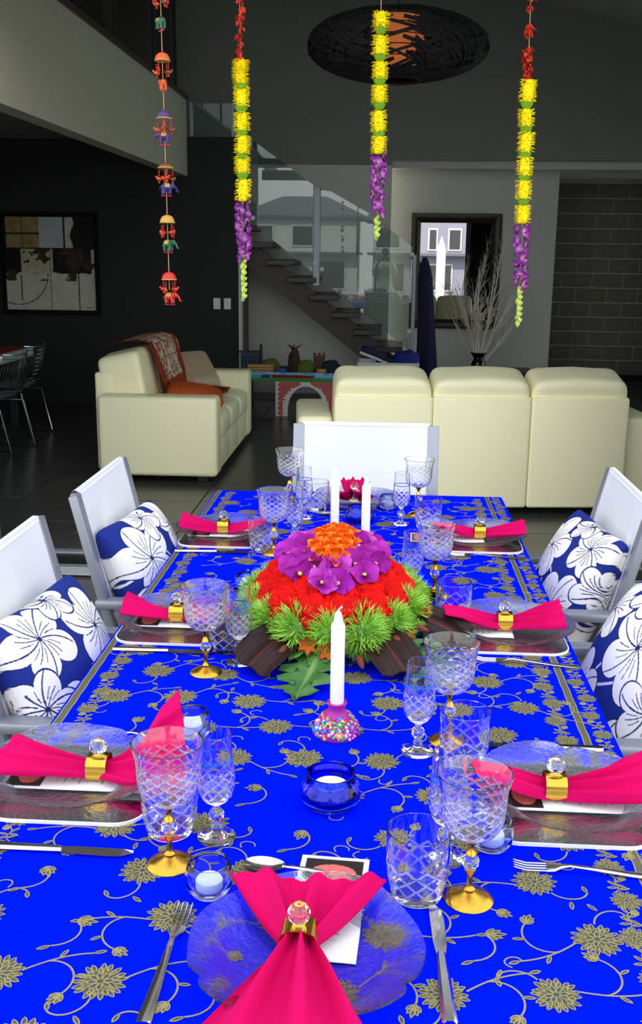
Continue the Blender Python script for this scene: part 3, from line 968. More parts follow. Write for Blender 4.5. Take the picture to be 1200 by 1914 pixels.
# ------------------------------------------------------------------ dining table and wire chairs at the side
M_wtable = mat('white_lacquer', (214, 220, 226), 0.35)
dt = thing('dining_table', 'white dining table under the mezzanine, partly out of view', 'table', (-4.15, 8.75, 0))
box(MB(), -.85, .85, -1.0, 1.0, .655, .735, .006, 1).build('table_top', M_wtable, dt)
for a in (-.7, .7):
    for b in (-.85, .85):
        box(MB(), a - .04, a + .04, b - .04, b + .04, 0, .655).build('leg', M_alu_dark, dt)
m = MB()
grid(m, lambda U, V: (-4.15 + (U - .5) * 1.62, 8.75 + (V - .5) * 1.9, .738 + 0 * U), 60, 40, colfn=lambda u, v: np.stack([130 + 60 * fbm(u, v, 20, 3), 30 + 20 * fbm(u, v, 24, 3, 2), 20 + 0 * u], -1))
grid(m, lambda U, V: (-4.15 + (U - .5) * 1.62, 8.75 + (V - .5) * 1.9, .7365 + 0 * U), 2, 2, flip=True)
tag(m.build('table_cover', M_attr, None), 'dark red patterned cover spread over the white dining table', 'tablecloth')

def wire_chair(label, loc, rz):
    t = thing('wire_chair', label, 'chair', loc, rz, 'chrome wire chairs at the white dining table')
    # local: sitter faces +y ; shell from seat front over the bend to the back top
    pr = np.array([(.24, .455), (.10, .425), (-.08, .415), (-.17, .44), (-.215, .52), (-.245, .66), (-.275, .80)])
    sg = np.r_[0, np.cumsum(np.hypot(*np.diff(pr, axis=0).T))]
    sg /= sg[-1]
    def P(u, v):
        y, z = np.interp(v, sg, pr[:, 0]), np.interp(v, sg, pr[:, 1])
        hw = .26 - .03 * abs(v - .3) - .10 * max(0, v - .75) ** 1.0
        x = u * hw
        c_ = .05 * u * u
        return Vector((x, y + c_ * (1 if v > .5 else .2), z + c_ * (.3 if v > .5 else .8)))
    m = MB()
    for i in range(17):
        u = -1 + 2 * i / 16
        tube(m, [P(u, k / 16) for k in range(17)], .0022, 4, cap=False)
    for j in range(23):
        v = j / 22
        tube(m, [P(-1 + 2 * k / 10, v) for k in range(11)], .0022, 4, cap=False)
    m.build('wire_shell', M_chrome, t)['kind'] = 'stuff'
    m = MB()
    tube(m, [P(-1, k / 20) for k in range(21)] + [P(-1 + 2 * k / 10, 1) for k in range(1, 11)] + [P(1, 1 - k / 20) for k in range(1, 21)] + [P(1 - 2 * k / 10, 0) for k in range(1, 11)], .005, 6, cap=False)
    m.build('rim_wire', M_chrome, t)
    for s in (-1, 1):
        m = MB()
        x = s * .21
        tube(m, [(s * .10, -.02, .41), (x, .17, .40), (x, .235, .02), (x, .22, .008), (x, -.24, .008), (x, -.255, .02), (x, -.17, .40), (s * .10, -.06, .415)], .006, 8)
        m.build('leg_frame', M_chrome, t)
    m = MB()
    superell(m, .205, .19, .022, .6, .5, 24, 8, M=TR((0, .04, .452)))
    m.build('seat_pad', mat('grey_seat_pad', (120, 122, 124), .8), t, angle=0)
    return t
wire_chair('chrome wire chair tucked at the dining table, closer to the patio door', (-3.22, 8.42, 0), radians(82))
wire_chair('chrome wire chair tucked at the dining table, closer to the charcoal wall', (-3.31, 9.18, 0), radians(84))

# ------------------------------------------------------------------ woven pendant
pe = thing('woven_pendant_lamp', 'black woven oval pendant lamp glowing orange inside', 'pendant lamp', (0.037, 6.7, 2.826))
RX, RZ = .535, .195
def ell(th, ph):
    return Vector((RX * cos(ph) * cos(th), RX * cos(ph) * sin(th), RZ * sin(ph)))
m = MB()
rl = random.Random(3)
for k in range(430):
    th0, sl = rl.uniform(0, 2 * pi), rl.choice((-1, 1)) * rl.uniform(.25, 1.6)
    n = 14
    w0 = rl.uniform(.005, .011)
    V, F = [], []
    f = 1 + rl.uniform(-.03, .02)
    for i in range(n + 1):
        ph = (-1.30 + 2.60 * i / n)
        q = ell(th0 + sl * ph, ph) * f
        q2 = ell(th0 + sl * (ph + .05), ph + .05) * f
        d = (q2 - q).normalized()
        s_ = d.cross(q.normalized()).normalized() * w0
        nn = q.normalized() * .004
        V += [tuple(q + s_), tuple(q - s_), tuple(q - s_ - nn), tuple(q + s_ - nn)]
    for i in range(n):
        a = 4 * i
        for j in range(4):
            F.append([a + j, a + (j + 1) % 4, a + 4 + (j + 1) % 4, a + 4 + j])
    # keep a window in the weave where the glowing core shows
    ths = [math.atan2(v[1], v[0]) for v in V]
    hit = sum(1 for v, a in zip(V, ths) if abs(a + pi / 2) < .27 and -.17 < v[2] < .11 and v[1] < 0)
    if hit > 0 and rl.random() < .93:
        def open_(i):
            a, v = ths[4 * i], V[4 * i]
            return abs(a + pi / 2) < .30 and -.165 < v[2] < .13
        F = [f_ for f_ in F if not open_(f_[0] // 4)]
    if F:
        m.add(V, F)
wv = m.build('woven_strip', M_blackmat, pe, smooth=False)
wv['kind'] = 'stuff'
for zz, r_ in ((RZ * sin(1.3), RX * cos(1.3)), (-RZ * sin(1.3), RX * cos(1.3))):
    m = MB()
    tube(m, [(r_ * cos(2 * pi * i / 48), r_ * sin(2 * pi * i / 48), zz) for i in range(49)], .008, 6, cap=False)
    m.build('hoop', M_blackmat, pe)
m = MB()
lathe(m, [(.0, -.13), (.155, -.13), (.165, -.12), (.165, .15), (.155, .155), (0, .155)], 40)
core = m.build('glowing_core', M_lampglow, pe)
for k in range(4):
    m = MB()
    tube(m, [(.167 * cos(2 * pi * i / 40), .167 * sin(2 * pi * i / 40), -.07 + .06 * k) for i in range(41)], .003, 5, cap=False)
    m.build('core_wire', M_blackmat, pe)
m = MB()
tube(m, [(0, 0, .15), (0, 0, 1.86)], .005, 6)
m.build('cord', M_blackmat, pe)
# ------------------------------------------------------------------ patio table and cloth
TX0, TX1, TY0, TY1, TZ = -0.615, 0.450, 0.93, 3.83, 0.752
tb = thing('patio_table', 'long patio table hidden under the blue cloth', 'table', ((TX0 + TX1) / 2, (TY0 + TY1) / 2, 0))
hw, hl = (TX1 - TX0) / 2, (TY1 - TY0) / 2
box(MB(), -hw + .012, hw - .012, -hl + .012, hl - .012, .705, .744, .004, 1).build('table_top', M_alu, tb)
for a in (-1, 1):
    for b in (-1, 1):
        x, y = a * (hw - .09), b * (hl - .35)
        box(MB(), x - .035, x + .035, y - .035, y + .035, 0, .705, .003, 1).build('leg', M_alu, tb)

m = MB()
def cloth_top(U, V):
    x, y = TX0 + (TX1 - TX0) * U, TY0 + (TY1 - TY0) * V
    return x, y, TZ + 0 * U
grid(m, cloth_top, 30, 80)
# skirts: walk round the edge, drop with soft folds
per = []
n1, n2 = 60, 150
for k in range(n1): per.append((TX0 + (TX1 - TX0) * k / n1, TY0, 0, -1))
for k in range(n2): per.append((TX1, TY0 + (TY1 - TY0) * k / n2, 1, 0))
for k in range(n1): per.append((TX1 - (TX1 - TX0) * k / n1, TY1, 0, 1))
for k in range(n2): per.append((TX0, TY1 - (TY1 - TY0) * k / n2, -1, 0))
per = np.array(per)
N = len(per)
V, F = [], []
levels = [(0, 0), (.004, .003), (.006, .010), (.007, .025), (.008, .045), (.009, .062), (.010, .078)]
s_ = np.arange(N) / N * 2 * pi
for lv, (o_, dz) in enumerate(levels):
    fold = (.010 * np.sin(s_ * 34) + .006 * np.sin(s_ * 57 + 1)) * min(1, max(0, dz - .01) / .08)
    dro = dz * (1 + .06 * np.sin(s_ * 17))
    off = o_ + np.abs(fold)
    # the far corner beside the beige sofa flares out
    dcor = np.exp(-((per[:, 0] - TX1) ** 2 + (per[:, 1] - TY1) ** 2) / .012)
    off = off + dcor * .05 * (dz / .078)
    nx = np.where(dcor > .3, .7, per[:, 2]); ny = np.where(dcor > .3, .7, per[:, 3])
    V.append(np.stack([per[:, 0] + nx * off, per[:, 1] + ny * off, TZ - dro], -1))
for i in range(len(levels) - 1):
    for j in range(N):
        F.append([i * N + j, (i + 1) * N + j, (i + 1) * N + (j + 1) % N, i * N + (j + 1) % N])
m.add(np.concatenate(V), F)
cloth = m.build('tablecloth', M_cloth, None, angle=0)
tag(cloth, 'brilliant blue tablecloth printed with gold flowers and vines', 'tablecloth')

# gold print: fine raised line work on the cloth
GZ = TZ + 0.0006
gold, fill = MB(), MB()
def ribbon(pts, wd=.0011, z=GZ + .0005, taper=None):
    P = np.asarray(pts, float)
    d = np.gradient(P, axis=0)
    nrm = np.stack([-d[:, 1], d[:, 0]], -1)
    nrm /= np.maximum(np.hypot(nrm[:, 0], nrm[:, 1])[:, None], 1e-9)
    ww = wd if taper is None else wd * np.asarray(taper)[:, None]
    a, b = P + nrm * ww, P - nrm * ww
    k = len(P)
    V = np.zeros((2 * k, 3)); V[:k, :2] = a; V[k:, :2] = b; V[:, 2] = z
    return V, [[i, k + i, k + i + 1, i + 1] for i in range(k - 1)]
def drop(px, py, ang, L, W, z=GZ):
    """outlined bud or petal: a teardrop starting at (px, py)"""
    t = np.linspace(0, 1, 9)
    w_ = W * np.sin(pi * t ** .8) * (.35 + .65 * t)
    up_ = np.stack([t * L, w_], -1); dn_ = np.stack([t * L, -w_], -1)[::-1]
    P = np.concatenate([up_, dn_[1:]])
    c_, s = cos(ang), sin(ang)
    P = np.stack([px + P[:, 0] * c_ - P[:, 1] * s, py + P[:, 0] * s + P[:, 1] * c_], -1)
    return P
def add_drop(px, py, ang, L, W, filled=True, wd=.0009):
    P = drop(px, py, ang, L, W)
    V, F = ribbon(P, wd, GZ + .0006 + .00001 * FZ[0])
    gold.add(V, F)
    if filled:
        FZ[0] = (FZ[0] + 1) % 40
        q = np.c_[P[:-1], np.full(len(P) - 1, GZ + .00001 * FZ[0])]
        fill.add(q, [list(range(len(q)))])
FZ = [0]
def inside(x, y, mrg=.0):
    return TX0 + mrg < x < TX1 - mrg and TY0 + mrg < y < TY1 - mrg
# flower motifs are computed once and stamped
def flower_motif(R, seed):
    r_ = random.Random(seed)
    G, Fl = [], []
    for ring, (n, r0, r1, W) in enumerate(((17, .56, 1.0, .135), (13, .40, .80, .13), (8, .10, .56, .15))):
        for k in range(n):
            a = 2 * pi * (k + .5 * ring) / n + r_.uniform(-.1, .1)
            l = (r1 - r0) * R * r_.uniform(.86, 1.10)
            P = drop(r0 * R * cos(a), r0 * R * sin(a), a, l, W * R)
            G.append(ribbon(P, .0008, GZ + .0005 + .0001 * ring + .000008 * k))
            Fl.append(np.c_[P[:-1], np.full(len(P) - 1, GZ + .0001 * ring + .000008 * k)])
    t = np.linspace(0, 2 * pi, 14)[:-1]
    Fl.append(np.stack([.78 * R * np.cos(t), .78 * R * np.sin(t), np.full(13, GZ - .0001)], -1))
    return G, Fl
MOT = [flower_motif(.0335, s) for s in range(4)]
def stamp(x, y, ang, k, sc=1.0):
    if not inside(x, y, .012):
        return
    c_, s = cos(ang) * sc, sin(ang) * sc
    G, Fl = MOT[k % 4]
    for V, F in G:
        Q = V.copy(); Q[:, 0] = x + c_ * V[:, 0] - s * V[:, 1]; Q[:, 1] = y + s * V[:, 0] + c_ * V[:, 1]
        gold.add(Q, F)
    for V in Fl:
        Q = V.copy(); Q[:, 0] = x + c_ * V[:, 0] - s * V[:, 1]; Q[:, 1] = y + s * V[:, 0] + c_ * V[:, 1]
        fill.add(Q, [list(range(len(Q)))])
def curve(p0, p1, p2, p3, n=14):
    t = np.linspace(0, 1, n)[:, None]
    p0, p1, p2, p3 = map(np.array, (p0, p1, p2, p3))
    return (1 - t) ** 3 * p0 + 3 * (1 - t) ** 2 * t * p1 + 3 * (1 - t) * t * t * p2 + t ** 3 * p3
def stem(P, wd=.0013):
    if all(inside(*p, .002) for p in P):
        FZ[0] = (FZ[0] + 1) % 40
        gold.add(*ribbon(P, wd, GZ + .0005 + .00001 * FZ[0]))
        return True
    return False
def leafspray(x, y, ang, sc=1.0):
    for k, a in enumerate((-.7, -.35, 0, .35, .7)):
        add_drop(x, y, ang + a, (.026 - .005 * abs(k - 2)) * sc, .0045 * sc)
def vine(x, y, ang, mir, k):
    """from a flower at x, y: a stem to the side with buds, a curl and a leaf spray"""
    c_, s = cos(ang), sin(ang)
    def T(u, v):
        v *= mir
        return (x + c_ * u - s * v, y + s * u + c_ * v)
    st = curve(T(.03, .0), T(.055, .012), T(.085, .022), T(.118, .018))
    if stem(st):
        add_drop(*T(.118, .018), ang + mir * .1, .016, .004)
        add_drop(*T(.075, .017), ang + mir * .9, .017, .0035)
    st = curve(T(.060, .013), T(.095, .010), T(.105, -.030), T(.080, -.052))
    if stem(st):
        a = math.atan2(st[-1][1] - st[-2][1], st[-1][0] - st[-2][0])
        leafspray(*st[-1], a, .9)
        add_drop(*st[8], ang - mir * .3, .016, .0035)
    st = curve(T(-.012, -.030), T(-.020, -.052), T(-.050, -.060), T(-.062, -.042), 12)
    if stem(st):
        add_drop(*st[-1], ang + pi / 2 * mir, .016, .004)
        st2 = curve(T(-.035, -.057), T(-.055, -.075), T(-.020, -.085), T(-.018, -.068), 10)
        if k % 2 and stem(st2, .0011):
            pass
        else:
            add_drop(*T(-.030, -.056), ang - 1.2 * mir, .018, .004)
rv = random.Random(11)
row = 0
y = TY0 + .05
while y < TY1 - .03:
    for i in range(7):
        x = -.535 + .140 * i + (.070 if row % 2 else 0) + rv.uniform(-.012, .012)
        if x > .315 or x < -.535:
            continue
        yy = y + rv.uniform(-.012, .012)
        k = rv.randrange(100)
        if (i + row) % 4 == 3:
            leafspray(x, yy, rv.uniform(0, 6.28), 1.1)
            st = curve((x, yy), (x + .02, yy - .02), (x + .01, yy - .05), (x - .02, yy - .055), 10)
            if stem(st):
                add_drop(*st[-1], 3.6, .018, .004)
            continue
        stamp(x, yy, rv.uniform(0, 6.28), k, rv.uniform(.92, 1.08))
        vine(x, yy, rv.choice((0.25, pi + .3, -.35, .5)), rv.choice((-1, 1)), k)
    y += .120
    row += 1
# borders along both long edges
def band(x, wd):
    yy = np.linspace(TY0 + .003, TY1 - .003, 160)
    for dx in (-wd / 2, wd / 2):
        gold.add(*ribbon(np.stack([x + dx + .0006 * np.sin(yy * 90), yy], -1), .0012))
    q = np.stack([np.full(160, x), yy], -1)
    V, F = ribbon(q, wd / 2, GZ + .0002)
    fill.add(V, F)
    for k in range(620):
        a = TY0 + .003 + (TY1 - TY0 - .006) * k / 620
        gold.add(*ribbon(np.array([(x - wd * .45, a), (x, a + .002), (x + wd * .45, a)]), .0005))
band(-.604, .014)
band(.397, .013)
def border_row(x, sgn, sc, ph):
    yy = TY0 + .03 + ph
    k = 0
    while yy < TY1 - .03:
        stamp(x + .004 * (-1) ** k, yy, .7 * k, k, .62 * sc)
        st = curve((x + sgn * .010, yy + .018), (x - sgn * .012, yy + .030), (x + sgn * .014, yy + .045), (x - sgn * .004, yy + .058), 10)
        if stem(st, .0009):
            for q, a in ((2, .4), (4, 2.6), (6, .7), (8, 2.2), (5, -.5), (3, 3.4)):
                add_drop(*st[q], a + .2 * sgn, .015 * sc, .0032)
            leafspray(x - sgn * .006, yy + .050, pi / 2 + .5 * sgn, .55)
        yy += .083
        k += 1
border_row(-.560, 1, 1.05, 0)
border_row(.356, -1, 1.1, .02)
border_row(.428, 1, .95, .05)
g = gold.build('gold_print', M_gold_thread, cloth, smooth=False)
g['kind'] = 'stuff'
g = fill.build('gold_print_fill', M_olive_fill, cloth, smooth=False)
g['kind'] = 'stuff'

# ------------------------------------------------------------------ chairs
def make_chair():
    t = thing('patio_chair', '', 'chair', (0, 0, 0), 0, 'white mesh patio chairs')
    for s in (-1, 1):
        x = s * .268
        m = MB()
        bar(m, (x, -.338, .965), (x, -.212, .44), .026, .045, .004)
        m.build('back_post', M_alu, t)
        m = MB()
        P = [(x, -.212, .445), (x, -.215, .36), (x, -.235, .22), (x, -.29, 0.0)]
        for a, b in zip(P[:-1], P[1:]):
            bar(m, a, b, .026, .042, .003)
        m.build('rear_leg', M_alu, t)
        m = MB()
        bar(m, (x, .235, .64), (x, .265, 0.0), .026, .042, .004)
        m.build('front_leg', M_alu, t)
        m = MB()
        bar(m, (x * 1.03, -.285, .652), (x * 1.03, .275, .652), .048, .026, .006)
        m.build('armrest', M_alu, t)
        m = MB()
        bar(m, (x, -.212, .425), (x, .25, .425), .026, .034, .004)
        m.build('seat_rail', M_alu, t)
    m = MB()
    bar(m, (-.268, -.340, .955), (.268, -.340, .955), .022, .022, .004)
    m.build('top_bar', M_alu, t)
    m = MB()
    bar(m, (-.268, .24, .42), (.268, .24, .42), .026, .026, .004)
    m.build('front_bar', M_alu, t)
    m = MB()
    bar(m, (-.268, -.225, .30), (.268, -.225, .30), .022, .022, .004)
    m.build('rear_bar', M_alu, t)
    def back(off):
        def f(U, V):
            z = .45 + .525 * V
            y = -.214 - (z - .44) / .525 * .126 + off - .018 * np.sin(pi * U) * np.sin(pi * np.clip(V, 0, 1)) + .006 * np.cos(2 * pi * U) * 0
            return (U - .5) * .505, y, z
        return f
    m = MB()
    grid(m, back(.012), 16, 24)
    grid(m, back(.006), 16, 24, flip=True)
    # the hem wraps over the top bar
    grid(m, lambda U, V: ((U - .5) * .505, -.340 + .0145 * np.cos(V * pi * 1.3 + .3), .957 + .017 * np.sin(V * pi * 1.3 + .3)), 16, 8)
    m.build('back_sling', M_sling, t, angle=60)
    m = MB()
    f0 = lambda o: (lambda U, V: ((U - .5) * .515, -.20 + .45 * V, .446 + o - .02 * np.sin(pi * U) * np.sin(pi * V)))
    grid(m, f0(0), 16, 16)
    grid(m, f0(-.006), 16, 16, flip=True)
    m.build('seat_sling', M_sling, t, angle=60)
    return t
ch0 = make_chair()
KIDS['patio_chair'] = list(ch0.children)
spots = [((-.515, 3.065), -pi / 2, 'white mesh patio chair with printed cushion, beside the far pair of plates opposite the sofa arm'),
         ((-.535, 2.27), -pi / 2, 'white mesh patio chair with printed cushion, partly cut off beside the pink napkin with raised end'),
         ((.405, 3.08), pi / 2, 'white mesh patio chair with printed cushion, on the right beside the long sofa'),
         ((.425, 2.27), pi / 2, 'white mesh patio chair on the right, mostly hidden behind its printed cushion'),
         ((-.062, 3.80), pi, 'white mesh patio chair at the far head of the table, without a cushion')]
spots[0] = (*spots[0][:2], 'white mesh patio chair with printed cushion, on the left nearer the cream sofa')
spots[1] = (*spots[1][:2], 'white mesh patio chair with printed cushion, at the left edge of the frame')
for i, ((x, y), rz, lb) in enumerate(spots):
    o = ch0 if i == 0 else copy_tree(ch0)
    o.location = (x, y, 0)
    o.rotation_euler = (0, 0, rz)
    o['label'] = lb

# ------------------------------------------------------------------ printed cushions
FL = [(.30, .70, .27, .3), (.74, .34, .30, 1.1), (.80, .84, .22, .2), (.18, .22, .24, .9), (.50, .06, .20, .1), (.02, .52, .16, .5), (1.02, .62, .18, 0.), (.52, .98, .16, .7)]
def flower_print(u, v):
    c = np.tile(np.array([24., 44., 128.]), (len(u), 1))
    ln = (np.abs(v - (.52 + .12 * np.sin(u * 5.2))) < .008) | (np.abs(u - (.52 + .10 * np.sin(v * 6 + 1))) < .008)
    c[ln] = (232, 228, 222)
    for (a, b, R, ro) in FL:
        dx, dy = u - a, v - b
        r = np.hypot(dx, dy)
        th = np.arctan2(dy, dx) - ro
        rad = R * (.60 + .40 * np.abs(np.cos(2.5 * th)) ** .7) * (1 + .06 * np.sin(3 * th + a * 9))
        ins = r < rad
        edge = np.abs(r - rad) < .0055
        c[edge & (r < rad + .008)] = (24, 36, 96)
        c[ins & ~edge] = (238, 233, 226)
        th2 = th + .5 * r / R
        per_ = 2 * pi / 5
        f1 = np.abs((th2 / per_ + .5) % 1 - .5) * per_ * r      # petal centre lines
        f2 = np.abs((th2 / per_) % 1 - .5) * per_ * r            # petal joints
        f3 = np.abs(np.abs((th2 / per_ + .5) % 1 - .5) - .22) * per_ * r
        v_ = ins & (((f1 < .0030) & (r < R * .60)) | ((f2 < .0042) & (r < R * .95)) | ((f3 < .0026) & (r > R * .22) & (r < R * .55)))
        c[v_] = (26, 36, 92)
        c[r < R * .05] = (22, 32, 90)
    return c
m = MB()
pillow(m, .45, .45, .17, n=300, colfn=flower_print, q=.5, pinch=.09, nb=150)
pm = m.mesh('printed_cushion', M_attr, angle=0)
for (x, y, z, rx, rz, roll, lb) in (
        (-.690, 3.03, .655, 66, -98, 0, 'navy cushion with big white flowers on the left chair nearer the cream sofa'),
        (-.712, 2.22, .655, 66, -98, 90, 'navy cushion with big white flowers on the chair at the left edge'),
        (.580, 3.05, .655, 66, 98, 180, 'navy cushion with big white flowers on the right chair nearer the long sofa'),
        (.598, 2.30, .655, 66, 98, 270, 'navy cushion with big white flowers cut off by the right edge of the frame')):
    o = put('scatter_cushion', pm, None, (x, y, z))
    o.rotation_mode = 'QUATERNION'
    o.rotation_quaternion = (Matrix.Rotation(radians(rz), 3, 'Z') @ Matrix.Rotation(radians(-rx), 3, 'X') @ Matrix.Rotation(radians(roll), 3, 'Z')).to_quaternion()
    tag(o, lb, 'cushion', 'printed cushions on the patio chairs')
# ------------------------------------------------------------------ tableware
def vgroove(fr, w_):
    """0..1 depth of a V groove at integer phases"""
    d = np.abs(fr - np.round(fr))
    return max(0.0, 1.0 - float(d) / w_)
def densify(P, n):
    P = np.array(P, float)
    s = np.r_[0, np.cumsum(np.hypot(*np.diff(P, axis=0).T))]
    t = np.linspace(0, s[-1], n)
    # smooth (Catmull-Rom like) by cubic resampling of each coordinate
    out = []
    for q in t:
        i = min(max(np.searchsorted(s, q) - 1, 0), len(P) - 2)
        u = (q - s[i]) / (s[i + 1] - s[i])
        p0, p1, p2, p3 = P[max(i - 1, 0)], P[i], P[i + 1], P[min(i + 2, len(P) - 1)]
        out.append(.5 * (2 * p1 + (p2 - p0) * u + (2 * p0 - 5 * p1 + 4 * p2 - p3) * u * u + (3 * p1 - p0 - 3 * p2 + p3) * u ** 3))
    return np.array(out)
def cut_glass(outer, thick, nth, ncut, kz, zlo, zhi, depth, rows, floor_z, w_=.20, bottom=True):
    """crystal vessel: densified outer profile with a lattice of V cuts, plain inside"""
    O = densify(outer, rows)
    I = [(max(r - thick, .001), z) for r, z in densify(outer, max(10, rows // 3))[::-1] if z > floor_z]
    prof = ([(0, O[0][1])] if O[0][0] > 1e-6 else []) + [tuple(p) for p in O]
    k0 = len(prof)
    prof += [(O[-1][0] - thick * .5, O[-1][1] + thick * .35)] + I + [(0, floor_z)]
    def mod(k, t, r, z):
        if k < k0 and zlo < z < zhi:
            fade = min(1, (z - zlo) / .004, (zhi - z) / .004)
            a = vgroove(ncut * t / (2 * pi) + kz * z, w_)
            b = vgroove(ncut * t / (2 * pi) - kz * z, w_)
            return r - depth * fade * max(a, b), z
        return r, z
    m = MB()
    lathe(m, prof, nth, mod=mod)
    # faces inside the cuts take the whitened crystal that imitates reflected sky
    V = m.v[0]
    for i, f in enumerate(m.f):
        c_ = V[f].mean(0)
        r_, t_, z_ = math.hypot(c_[0], c_[1]), math.atan2(c_[1], c_[0]), c_[2]
        if zlo + .003 < z_ < zhi - .003 and r_ > np.interp(z_, O[:, 1], O[:, 0]) - thick * .6 and \
           max(vgroove(ncut * t_ / (2 * pi) + kz * z_, w_), vgroove(ncut * t_ / (2 * pi) - kz * z_, w_)) > .25:
            m.m[i] = 1
    return m
def bead(mb, r, z, n=10, M=None):
    """faceted crystal ball"""
    lathe(mb, [(0, z - r)] + [(r * cos(a), z + r * sin(a)) for a in np.linspace(-pi / 2, pi / 2, 8)[1:-1]] + [(0, z + r)], n, M=M)

M_cut = mat('sky_white_crystal', (252, 252, 255), 0.22, trans=0.72, ior=1.5)  # white mixed into the cut faces in place of reflected sky
# goblet with gold foot and stem
g_foot = MB()
lathe(g_foot, [(0, 0), (.034, 0), (.035, .0015), (.0345, .003), (.025, .008), (.012, .0135), (.0085, .015), (.0085, .0185), (.006, .0205), (.0042, .024), (.0040, .040), (.0075, .046), (.0085, .049), (0, .049)], 40)
ME_gfoot = g_foot.mesh('foot', M_gold2, angle=50)
b = MB(); bead(b, .0125, .0605)
ME_gbead = b.mesh('crystal_bead', M_crystal, smooth=False)
q = MB()
lathe(q, [(0, .072), (.0085, .072), (.0075, .076), (.0042, .082), (.0048, .088), (.010, .0955), (.0105, .098), (0, .098)], 28)
ME_gneck = q.mesh('gold_neck', M_gold, angle=50)
ME_gbowl = cut_glass([(.009, .0982), (.022, .1015), (.0345, .110), (.0415, .123), (.0445, .140), (.0455, .160), (.0475, .178), (.0525, .196)], .0022, 128, 12, 70, .104, .172, .0011, 56, .1035, .13).mesh('bowl', [M_crystal, M_cut], angle=18)
# tall stemmed glass with a blue rim line
ME_ffoot = None
q = MB()
lathe(q, [(0, 0), (.029, 0), (.030, .0015), (.029, .003), (.018, .0055), (.0085, .009), (.007, .014), (.0085, .022), (.006, .026), (0, .026)], 40)
ME_ffoot = q.mesh('foot', M_crystal, angle=60)
q = MB(); bead(q, .0125, .0385); lathe(q, [(0, .05), (.0055, .05), (.0065, .0555), (.0105, .059), (0, .0595)], 20)
ME_fknob = q.mesh('stem_knob', M_crystal, smooth=False)
ME_fbowl = cut_glass([(.009, .0598), (.0185, .065), (.0262, .078), (.0292, .094), (.0290, .108), (.0275, .125), (.0258, .145), (.0246, .175)], .0015, 100, 10, 62, .066, .122, .0008, 50, .066, .12).mesh('bowl', [M_crystal, M_cut], angle=18)
q = MB()
lathe(q, [(.0268, .1335), (.0273, .1335), (.0272, .1362), (.0267, .1362), (.0268, .1335)], 48)
ME_fline = q.mesh('blue_line', M_blueline, angle=60)
# cut tumbler
ME_tumb = cut_glass([(.030, .0), (.0345, .003), (.0375, .012), (.0415, .030), (.0440, .055), (.0448, .080), (.0445, .104)], .0024, 110, 10, 48, .012, .066, .0011, 56, .012, .11).mesh('tumbler', [M_crystal, M_cut], angle=18)

def goblet(x, y, lb):
    t = thing('gold_stem_goblet', lb, 'goblet', (x, y, TZ), random.uniform(0, 6), 'gold stemmed crystal goblets')
    put('foot', ME_gfoot, t); put('crystal_bead', ME_gbead, t); put('gold_neck', ME_gneck, t); put('bowl', ME_gbowl, t)
def flute(x, y, lb):
    t = thing('stemmed_glass', lb, 'glass', (x, y, TZ + .0006), random.uniform(0, 6), 'stemmed glasses with a blue line')
    put('foot', ME_ffoot, t); put('stem_knob', ME_fknob, t); bwl = put('bowl', ME_fbowl, t); put('blue_line', ME_fline, bwl)
def tumbler(x, y, lb):
    t = put('cut_tumbler', ME_tumb, None, (x, y, TZ + .0006), (0, 0, random.uniform(0, 6)))
    tag(t, lb, 'glass', 'cut crystal tumblers')

SEATS = ['left front plate', 'near head plate', 'left middle plate', 'right front plate', 'right middle plate', 'left back plate', 'far head plate, left of it', 'far head plate, right of it']
GP = [(-.295, 1.354), (.139, 1.300), (-.363, 2.074), (.137, 1.791), (.150, 2.649), (-.313, 2.995), (-.325, 3.653), (.133, 3.526)]
FP = [(-.238, 1.431), (.112, 1.400), (-.300, 2.135), (.080, 1.742), (.090, 2.641), (-.262, 3.120), (-.256, 3.440), (.072, 3.387)]
TP = [(-.312, 1.440), (.066, 1.303), (-.335, 2.205), (.160, 1.700), (.186, 2.440), (-.350, 3.030), (-.222, 3.550), (.160, 3.340)]
for i in range(8):
    goblet(*GP[i], 'cut crystal goblet on gold stem by the ' + SEATS[i])
    flute(*FP[i], 'slim stemmed crystal glass with blue line, by the ' + SEATS[i])
    tumbler(*TP[i], 'short cut crystal tumbler, by the ' + SEATS[i])

# tealights in round glass bowls
q = MB()
lathe(q, [(r * .84, z) for r, z in [(0, 0), (.022, 0), (.030, .004), (.0385, .016), (.0410, .028), (.0385, .041), (.0335, .050), (.0315, .0505), (.0310, .049), (.0355, .040), (.0380, .028), (.0350, .017), (.026, .0085), (0, .0075)]], 44)
ME_small = q.mesh('glass_bowl', M_paleblueglass, angle=60)
q = MB()
lathe(q, [(0, 0), (.030, 0), (.040, .003), (.0475, .012), (.0500, .022), (.0480, .033), (.0425, .040), (.0400, .043), (.0400, .055), (.0395, .057), (.0365, .057), (.0360, .055), (.0360, .043), (.039, .037), (.0445, .030), (.046, .022), (.043, .013), (.034, .009), (0, .009)], 52)
ME_big = q.mesh('glass_bowl', M_blueglass, angle=60)
def wax_mesh(r, h):
    q = MB()
    lathe(q, [(0, 0), (r, 0), (r, h * .92), (r * .97, h), (r * .5, h * .985), (0, h * .97)], 32)
    return q.mesh('wax', M_wax, angle=50)
ME_w1, ME_w2 = wax_mesh(.0195, .016), wax_mesh(.0285, .026)
q = MB(); tube(q, [(0, 0, 0), (.0005, 0, .006), (.002, .001, .011)], .0007, 6); ME_wick = q.mesh('wick', M_wick)
